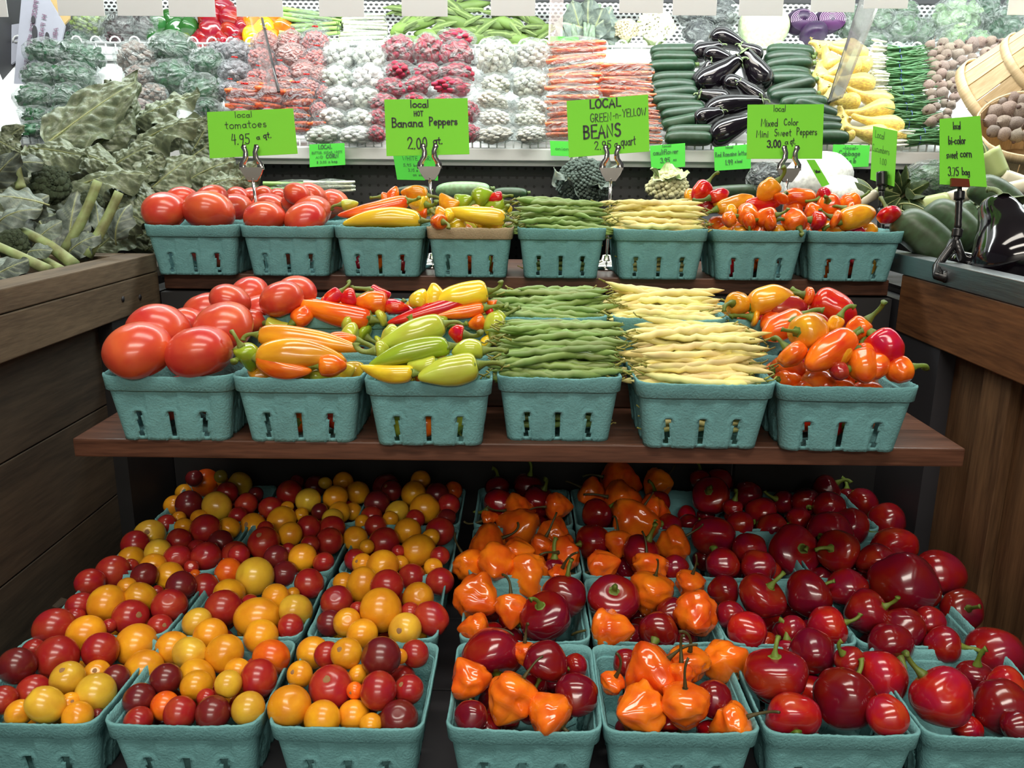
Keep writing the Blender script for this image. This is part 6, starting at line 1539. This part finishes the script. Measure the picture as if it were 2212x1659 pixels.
def card(name, corners, zc, label, lines, mat=M_PAPERG, ink=M_INK, cat='price sign', zcs=None, parent=None):
    z4 = zcs or [zc]*4; P = [atc(x, y, z) for (x, y), z in zip(corners, z4)]      # tl tr br bl
    nrm = (P[1]-P[0]).cross(P[3]-P[0]).normalized()
    if nrm.dot(CAM-P[0]) < 0: nrm = -nrm
    c0 = sum(P, Vector())/4
    g = parent or tag(empty(name, c0), label, cat, 'handwritten price cards'); loc = g.location.copy()
    V = [p-loc for p in P]+[p-loc-nrm*.0008 for p in P]
    o = obj('card', mesh(V, [(0, 3, 2, 1), (4, 5, 6, 7), (0, 1, 5, 4), (1, 2, 6, 5), (2, 3, 7, 6), (3, 0, 4, 7)], False), mat, g)
    def fun(u, v): return P[0].lerp(P[1], u).lerp(P[3].lerp(P[2], u), v)+nrm*.0007-loc
    for k, ln in enumerate(lines):
        text, u0, u1, vb, h, th = ln[:6]
        q = obj('lettering', lettering(fun, text, u0, u1, vb, h, th, k), ln[6] if len(ln) > 6 else ink, g); q['label'] = 'handwritten line reading '+text.lower()
    return g, P, fun, nrm
def wire_holder(g, px, py, zc, ybase):
    """chrome card clip with two rounded prongs on a rod and dished foot"""
    top = atc(px, py, zc); loc = g.location.copy(); s = zc/FPX
    R0, U0 = RIGHT.copy(), Vector((0, 0, 1)); F0 = -FWD
    def q(a, b, f=0): return top+R0*(a*s)+U0*(b*s)+F0*(f*s)-loc
    for sg in (-1, 1):
        pts = [q(sg*20, -24, 2), q(sg*19, -12, 4), q(sg*11, 0, 5), q(sg*10, 12, 5), q(sg*14, 22, 4), q(sg*13, 28, 3)]
        V = []; F = []; w = [7, 7, 6, 5, 6, 4]
        for i, p in enumerate(pts):
            V += [p-R0*w[i]*s, p+R0*w[i]*s, p+R0*w[i]*s-F0*1.5*s, p-R0*w[i]*s-F0*1.5*s]
            if i:
                k = i*4
                for e in range(4): F.append((k-4+e, k-4+(e+1) % 4, k+(e+1) % 4, k+e))
        F.append((0, 1, 2, 3)); F.append((len(V)-4, len(V)-3, len(V)-2, len(V)-1))
        obj('clip_prong', mesh(V, F), M_CHROME, g)
    V = [q(-24, -12, 5), q(24, -12, 5), q(12, -44, 4), q(-12, -44, 4)]; V += [v-F0*(4*s) for v in V]
    V2 = [q(-26, -20, 5), q(26, -20, 5), q(20, -34, 4.6), q(10, -48, 4), q(-10, -48, 4), q(-20, -34, 4.6)]; m = len(V2); V2 += [v-F0*(5*s) for v in V2]
    F2 = [tuple(range(m)), tuple(reversed(range(m, 2*m)))]+[(i, (i+1) % m, m+(i+1) % m, m+i) for i in range(m)]
    obj('clip_plate', mesh(V2, F2, False), M_CHROME, g)
    base = Vector((q(0, 0).x+loc.x, ybase, S1+.001)); V, F = sweep([q(0, -42, 2), base-loc+Vector((0, 0, .012))], [.0023, .0023], 10); obj('rod', mesh(V, F), M_CHROME, g)
    prof = [(.0, .022), (.007, .021), (.009, .013), (.018, .010), (.03, .006), (.036, .002), (.036, 0)]; n = 28; V = []; F = []
    for r, z in prof:
        for k in range(n): V.append(base-loc+Vector((r*math.cos(2*PI*k/n), r*math.sin(2*PI*k/n), z)))
    for i in range(len(prof)-1):
        for k in range(n): F.append((i*n+k, i*n+(k+1) % n, (i+1)*n+(k+1) % n, (i+1)*n+k))
    obj('foot', mesh(V, F), M_CHROME, g)
T_, B_ = .0011, .0022
ZS = 1.325; YB_ = 1.392
g, *_ = card('price_sign', [(447, 242), (633, 234), (643, 332), (453, 342)], ZS, 'lime green card reading local tomatoes, on a chrome clip stand', [('local', .32, .52, .15, .12, .0010), ('tomatoes', .20, .68, .38, .17, .0011), ('4.95', .26, .47, .73, .22, .0015), ('a', .55, .59, .64, .11, .0013), ('qt.', .63, .72, .62, .14, .0015)])
wire_holder(g, 543, 342, ZS-.004, YB_)
g, *_ = card('price_sign', [(830, 215), (1010, 212), (1014, 333), (835, 337)], ZS, 'lime green card reading local hot banana peppers, on a chrome clip stand', [('local', .31, .53, .15, .12, .0019), ('HOT', .35, .46, .30, .085, .0015), ('Banana', .08, .45, .49, .15, .0021), ('Peppers', .53, .87, .47, .14, .0021), ('2.00', .26, .50, .88, .20, .0020), ('qt.', .57, .68, .80, .12, .0019)])
wire_holder(g, 928, 340, ZS-.004, YB_)
g, *_ = card('price_sign', [(1224, 218), (1400, 204), (1403, 327), (1229, 340)], ZS, 'lime green card reading local green-n-yellow beans, on a chrome clip stand', [('LOCAL', .28, .66, .17, .14, .0026), ('GREEN', .28, .54, .41, .14, .0013), ('-n-', .56, .66, .38, .15, .0009), ('YELLOW', .68, .97, .36, .13, .0013), ('BEANS', .19, .65, .69, .22, .0030), ('2.95', .32, .53, .90, .15, .0014), ('a', .57, .61, .88, .14, .0013), ('quart', .65, .83, .86, .16, .0014)])
wire_holder(g, 1321, 343, ZS-.004, YB_)
g, *_ = card('price_sign', [(1615, 226), (1780, 225), (1776, 343), (1613, 343)], ZS, 'lime green card reading local mixed color mini sweet peppers, on a chrome stand', [('local', .34, .50, .13, .11, .0010), ('Mixed', .18, .40, .40, .13, .0012), ('Color', .48, .67, .38, .12, .0012), ('Mini', .12, .28, .60, .13, .0012), ('Sweet', .36, .58, .58, .13, .0012), ('Peppers', .65, .92, .56, .13, .0012), ('3.00', .27, .45, .79, .13, .0022), ('a', .50, .54, .73, .09, .0011), ('qt.', .57, .64, .73, .12, .0012)])
wire_holder(g, 1705, 344, ZS-.004, YB_)
def black_clip(g, pts, zcs, rad):
    loc = g.location.copy(); P = [atc(x, y, z)-loc for (x, y), z in zip(pts, zcs)]
    for k, r in enumerate(rad):
        name, rr = r
        d = (P[k+1]-P[k]); V, F = sweep([P[k]+d*i/8 for i in range(9)], [rr*(1+(.12 if i % 2 else 0)*(name == 'arm')) for i in range(9)], 12); obj(name, mesh(V, F), M_GLOSSBLK, g)
g, P6, f6, n6 = card('price_sign', [(1886, 272), (1938, 283), (1931, 403), (1880, 388)], 1.42, 'narrow green card reading local cucumbers, turned sideways on a black clip', [('Local', .12, .52, .20, .13, .0010), ('Cucumbers', .03, .76, .46, .13, .0009), ('1.00', .38, .66, .66, .11, .0009), ('each', .5, .82, .87, .11, .0009)], zcs=[1.46, 1.38, 1.38, 1.46])
black_clip(g, [(1905, 372), (1905, 402), (1904, 412), (1903, 450), (1903, 520)], [1.40, 1.40, 1.40, 1.40, 1.40], [('jaw', .009), ('knuckle', .006), ('arm', .0045), ('foot', .006)])
g, P6, f6, n6 = card('price_sign', [(2030, 257), (2117, 250), (2132, 404), (2030, 398)], 1.13, 'tall green card reading local bi-color sweet corn, clipped to the steel rim', [('local', .32, .50, .17, .10, .0011), ('bi-color', .20, .60, .39, .12, .0013), ('sweet', .15, .40, .60, .12, .0012), ('corn', .46, .72, .58, .12, .0013), ('3.75', .18, .41, .86, .13, .0013), ('bag', .48, .65, .84, .10, .0012)])
loc = g.location.copy()
q_ = [atc(x, y, 1.122)-loc for x, y in ((2052, 386), (2090, 388), (2092, 405), (2052, 404))]; q_ += [v-n6*-.004 for v in q_]
M_RUST = plain('brown_glossy_jaw', lin((110, 52, 34)), .25, .2)
obj('jaw', mesh(q_, [(0, 1, 2, 3), (7, 6, 5, 4), (0, 4, 5, 1), (1, 5, 6, 2), (2, 6, 7, 3), (3, 7, 4, 0)], False), M_RUST, g)
black_clip(g, [(2073, 404), (2073, 414), (2072, 431), (2069, 495), (2066, 512), (2062, 525)], [1.13]*6, [('rod', .003), ('knuckle', .0068), ('arm', .0042), ('knuckle', .0068), ('neck', .005)])
for nm, pts in (('clamp_arm', [(2060, 520), (2050, 540), (2035, 560), (2023, 578), (2025, 596), (2038, 602), (2046, 590)]), ('clamp_arm', [(2064, 520), (2072, 545), (2080, 562), (2096, 572), (2100, 575)]), ('spring', [(2058, 522), (2066, 530), (2056, 536), (2064, 544), (2054, 550)])):
    P = [atc(x, y, 1.125 if k < 4 or nm == 'spring' else 1.10)-loc for k, (x, y) in enumerate(pts)]
    V, F = sweep(P, [(.006 if nm == 'clamp_arm' else .0016)]*len(P), 10); obj(nm, mesh(V, F), M_GLOSSBLK, g)
# tags on the cooler lip
ZL = 1.955
card('shelf_tag', [(668, 312), (744, 309), (746, 356), (669, 361)], ZL, 'green shelf tag reading local corn on the cooler lip', [('LOCAL', .26, .64, .22, .16, .0020, M_INKG), ('BUTTER, SUGAR, WHITE', .07, .93, .44, .10, .0009, M_INKG), ('AND', .18, .38, .64, .10, .0010, M_INKG), ('CORN', .47, .82, .64, .16, .0022, M_INKG), ('$ 3.25 a bag', .2, .78, .86, .10, .0011, M_INKG)], M_PAPERG2, cat='price tag')
card('shelf_tag', [(848, 328), (946, 328), (946, 390), (858, 388)], 1.75, 'green card reading white corn, half hidden behind the banana peppers sign', [('WHITE CORN', .2, .9, .30, .14, .0011, M_INKG), ('5.95 bag', .2, .6, .52, .10, .0010, M_INKG), ('3.75 a bag', .3, .7, .70, .10, .0010, M_INKG), ('on sale', .4, .7, .86, .10, .0010, M_INKG)], M_PAPERG2, cat='price tag')
card('shelf_tag', [(1404, 315), (1480, 309), (1480, 360), (1407, 366)], ZL, 'green shelf tag reading local cauliflower 3.95 on the cooler lip', [('local', .35, .6, .10, .1, .0012, M_INKG), ('cauliflower', .08, .80, .40, .2, .0017, M_INKG), ('3.95', .28, .55, .76, .2, .0020, M_INKG), ('ea', .65, .74, .72, .12, .001, M_INKG)], M_PAPERG2, cat='price tag')
card('shelf_tag', [(1542, 318), (1622, 311), (1622, 364), (1544, 369)], ZL, 'green shelf tag reading red romaine lettuce on the cooler lip', [('local', .32, .52, .10, .1, .0012, M_INKG), ('Red Romaine lettuce', .03, .97, .42, .18, .0014, M_INKG), ('1.99', .30, .50, .78, .2, .0019, M_INKG), ('a head', .56, .76, .72, .12, .0012, M_INKG)], M_PAPERG2, cat='price tag')
card('shelf_tag', [(1800, 312), (1879, 314), (1876, 360), (1796, 362)], ZL, 'green shelf tag reading local cabbage 1.49 a lb on the lip', [('-local-', .27, .68, .20, .14, .0013, M_INKG), ('Cabbage', .17, .75, .48, .22, .0017, M_INKG), ('$1.49 a lb', .2, .65, .80, .2, .0015, M_INKG)], M_PAPERG2, cat='price tag')
card('shelf_tag', [(2105, 306), (2155, 306), (2156, 354), (2105, 354)], ZL, 'plain green shelf tag partly behind the sweet corn card', [], M_PAPERG2, cat='price tag')
card('shelf_tag', [(1188, 304), (1240, 306), (1240, 338), (1190, 336)], ZL, 'pale green shelf tag half hidden by the beans card', [('onions', .2, .9, .6, .2, .0011, M_INKG)], M_PAPERG2, cat='price tag')
card('shelf_tag', [(1186, 78), (1250, 80), (1250, 96), (1187, 98)], 2.28, 'green tag on the upper wire fence above the carrots', [], M_PAPERG2, cat='price tag')
M_CHECK, nt, b = newmat('green_checked_card'); tc = nd(nt, 'ShaderNodeTexCoord'); ck = nd(nt, 'ShaderNodeTexChecker'); ck.inputs['Scale'].default_value = 170; ck.inputs[1].default_value = (.9, .9, .9, 1); ck.inputs[2].default_value = (.08, .2, .12, 1); nt.links.new(tc.outputs['Object'], ck.inputs[0]); nt.links.new(ck.outputs[0], b.inputs['Base Color'])
g, *_ = card('shelf_tag', [(2167, 307), (2246, 307), (2246, 357), (2167, 357)], ZL, 'white checkered shelf tag reading iceburg lettuce 1.99', [], M_CHECK, cat='price tag')
card('x', [(2175, 314), (2240, 314), (2240, 350), (2175, 350)], ZL-.003, '', [('iceburg', .03, .38, .24, .2, .0012), ('lettuce', .32, .85, .52, .24, .0012), ('1.99', .2, .5, .92, .26, .0014)], M_PAPERW, parent=g)
card('price_sign', [(1742, 345), (1760, 345), (1792, 398), (1776, 404)], 1.5, 'narrow green tag leaning behind the mini sweet peppers card', [('lettuce', .2, .8, .5, .12, .001)], M_PAPERG)
o = card('shelf_tag', [(1868, -6), (1960, -6), (1960, 18), (1866, 18)], 1.90, 'white price card reading 1.00 under the canopy', [('1.00', .28, .46, .62, .40, .0014, M_INKG), ('ea', .52, .6, .55, .2, .001, M_INKG)], M_PAPERW, cat='price tag')
# mirror reflection of a produce carton, built as a solid box with reversed lettering
M_CTN = plain('white_carton', lin((150, 152, 164)), .6, var=.04); M_CTNY = plain('tan_board', lin((176, 150, 100)), .7, var=.05)
ctn = tag(empty('carton_reflection', atc(60, 120, 2.25)), 'mirror reflection of a white produce carton with slanted dark lettering at the top left', 'carton'); loc = ctn.location.copy()
def slabq(name, quad, zc, mat, t=.006, zs=None):
    P = [atc(x, y, z) for (x, y), z in zip(quad, zs or [zc]*len(quad))]; n = (P[1]-P[0]).cross(P[2]-P[0]).normalized()*t; m = len(P)
    if n.dot(FWD) < 0: n = -n
    V = [p-loc for p in P]+[p+n-loc for p in P]
    obj(name, mesh(V, [tuple(range(m)), tuple(reversed(range(m, 2*m)))]+[(i, (i+1) % m, m+(i+1) % m, m+i) for i in range(m)], False), mat, ctn); return P
PF = slabq('front_face', [(46, 0), (96, -20), (140, 55), (118, 150), (62, 190), (30, 180)], 2.25, M_CTN)
slabq('side_face', [(-30, 62), (46, 50), (40, 75), (36, 130), (0, 155), (-30, 165)], 2.3, M_CTN)
slabq('lid', [(88, -20), (150, -20), (150, 40), (137, 54)], 2.28, M_CTNY)
def fnm(o0, dx, dy, nrm_off=.004):
    def f(u, v): return atc(o0[0]+dx[0]*u+dy[0]*v, o0[1]+dx[1]*u+dy[1]*v, 2.25-.004)-loc
    return f
M_INKP = plain('faded_purple_ink', lin((110, 84, 104)), .7)
for o0, txt, ln_ in (((48, 165), 'PRODUCE FRESH FARM'[:18], 165), ((82, 92), 'FRESH FARM'[4:], 62), ((112, 90), 'FARM'[1:], 32)):
    f = fnm(o0, (ln_*.16, -ln_), (9, 3)); obj('lettering', lettering(f, txt[::-1] if False else txt, 1.0, 0.0, 0.9, .9, .0026, 3), M_INKP, ctn)
for x, y, rx, ry in ((71, 42, 4, 8), (74, 70, 5, 16), (101, 79, 4, 10), (62, 140, 5, 8)):
    c = atc(x, y, 2.243)-loc; V = [c+RIGHT*(rx*2.24/FPX*math.cos(a))+UP*(ry*2.24/FPX*math.sin(a)) for a in np.linspace(0, 2*PI, 17)[:-1]]; V2 = [v+FWD*.004 for v in V]
    obj('vent_hole', mesh(V+V2, [tuple(range(16)), tuple(reversed(range(16, 32)))]+[(i, (i+1) % 16, 16+(i+1) % 16, 16+i) for i in range(16)], False), M_DARK, ctn)
rr = random.Random(9); POT = []
for k in range(34):
    x, y = rr.uniform(-20, 36), rr.uniform(82, 150)
    p = atc(x, y, 2.36+rr.uniform(-.03, .03)); o = obj('potato', random.choice(BEET), M_MATTE, None, p, jit(lin((170, 112, 56)), .25)); s = rr.uniform(7, 9)*2.36/FPX; o.scale = (s, s*1.1, s)
    POT.append((x, o))
for k, (x, o) in enumerate(sorted(POT, key=lambda t: t[0])): tag(o, 'small tan potato heaped behind the reflected carton at far left, '+ordw(k, len(POT)), 'potato', 'potatoes at the far left')
finish_labels()
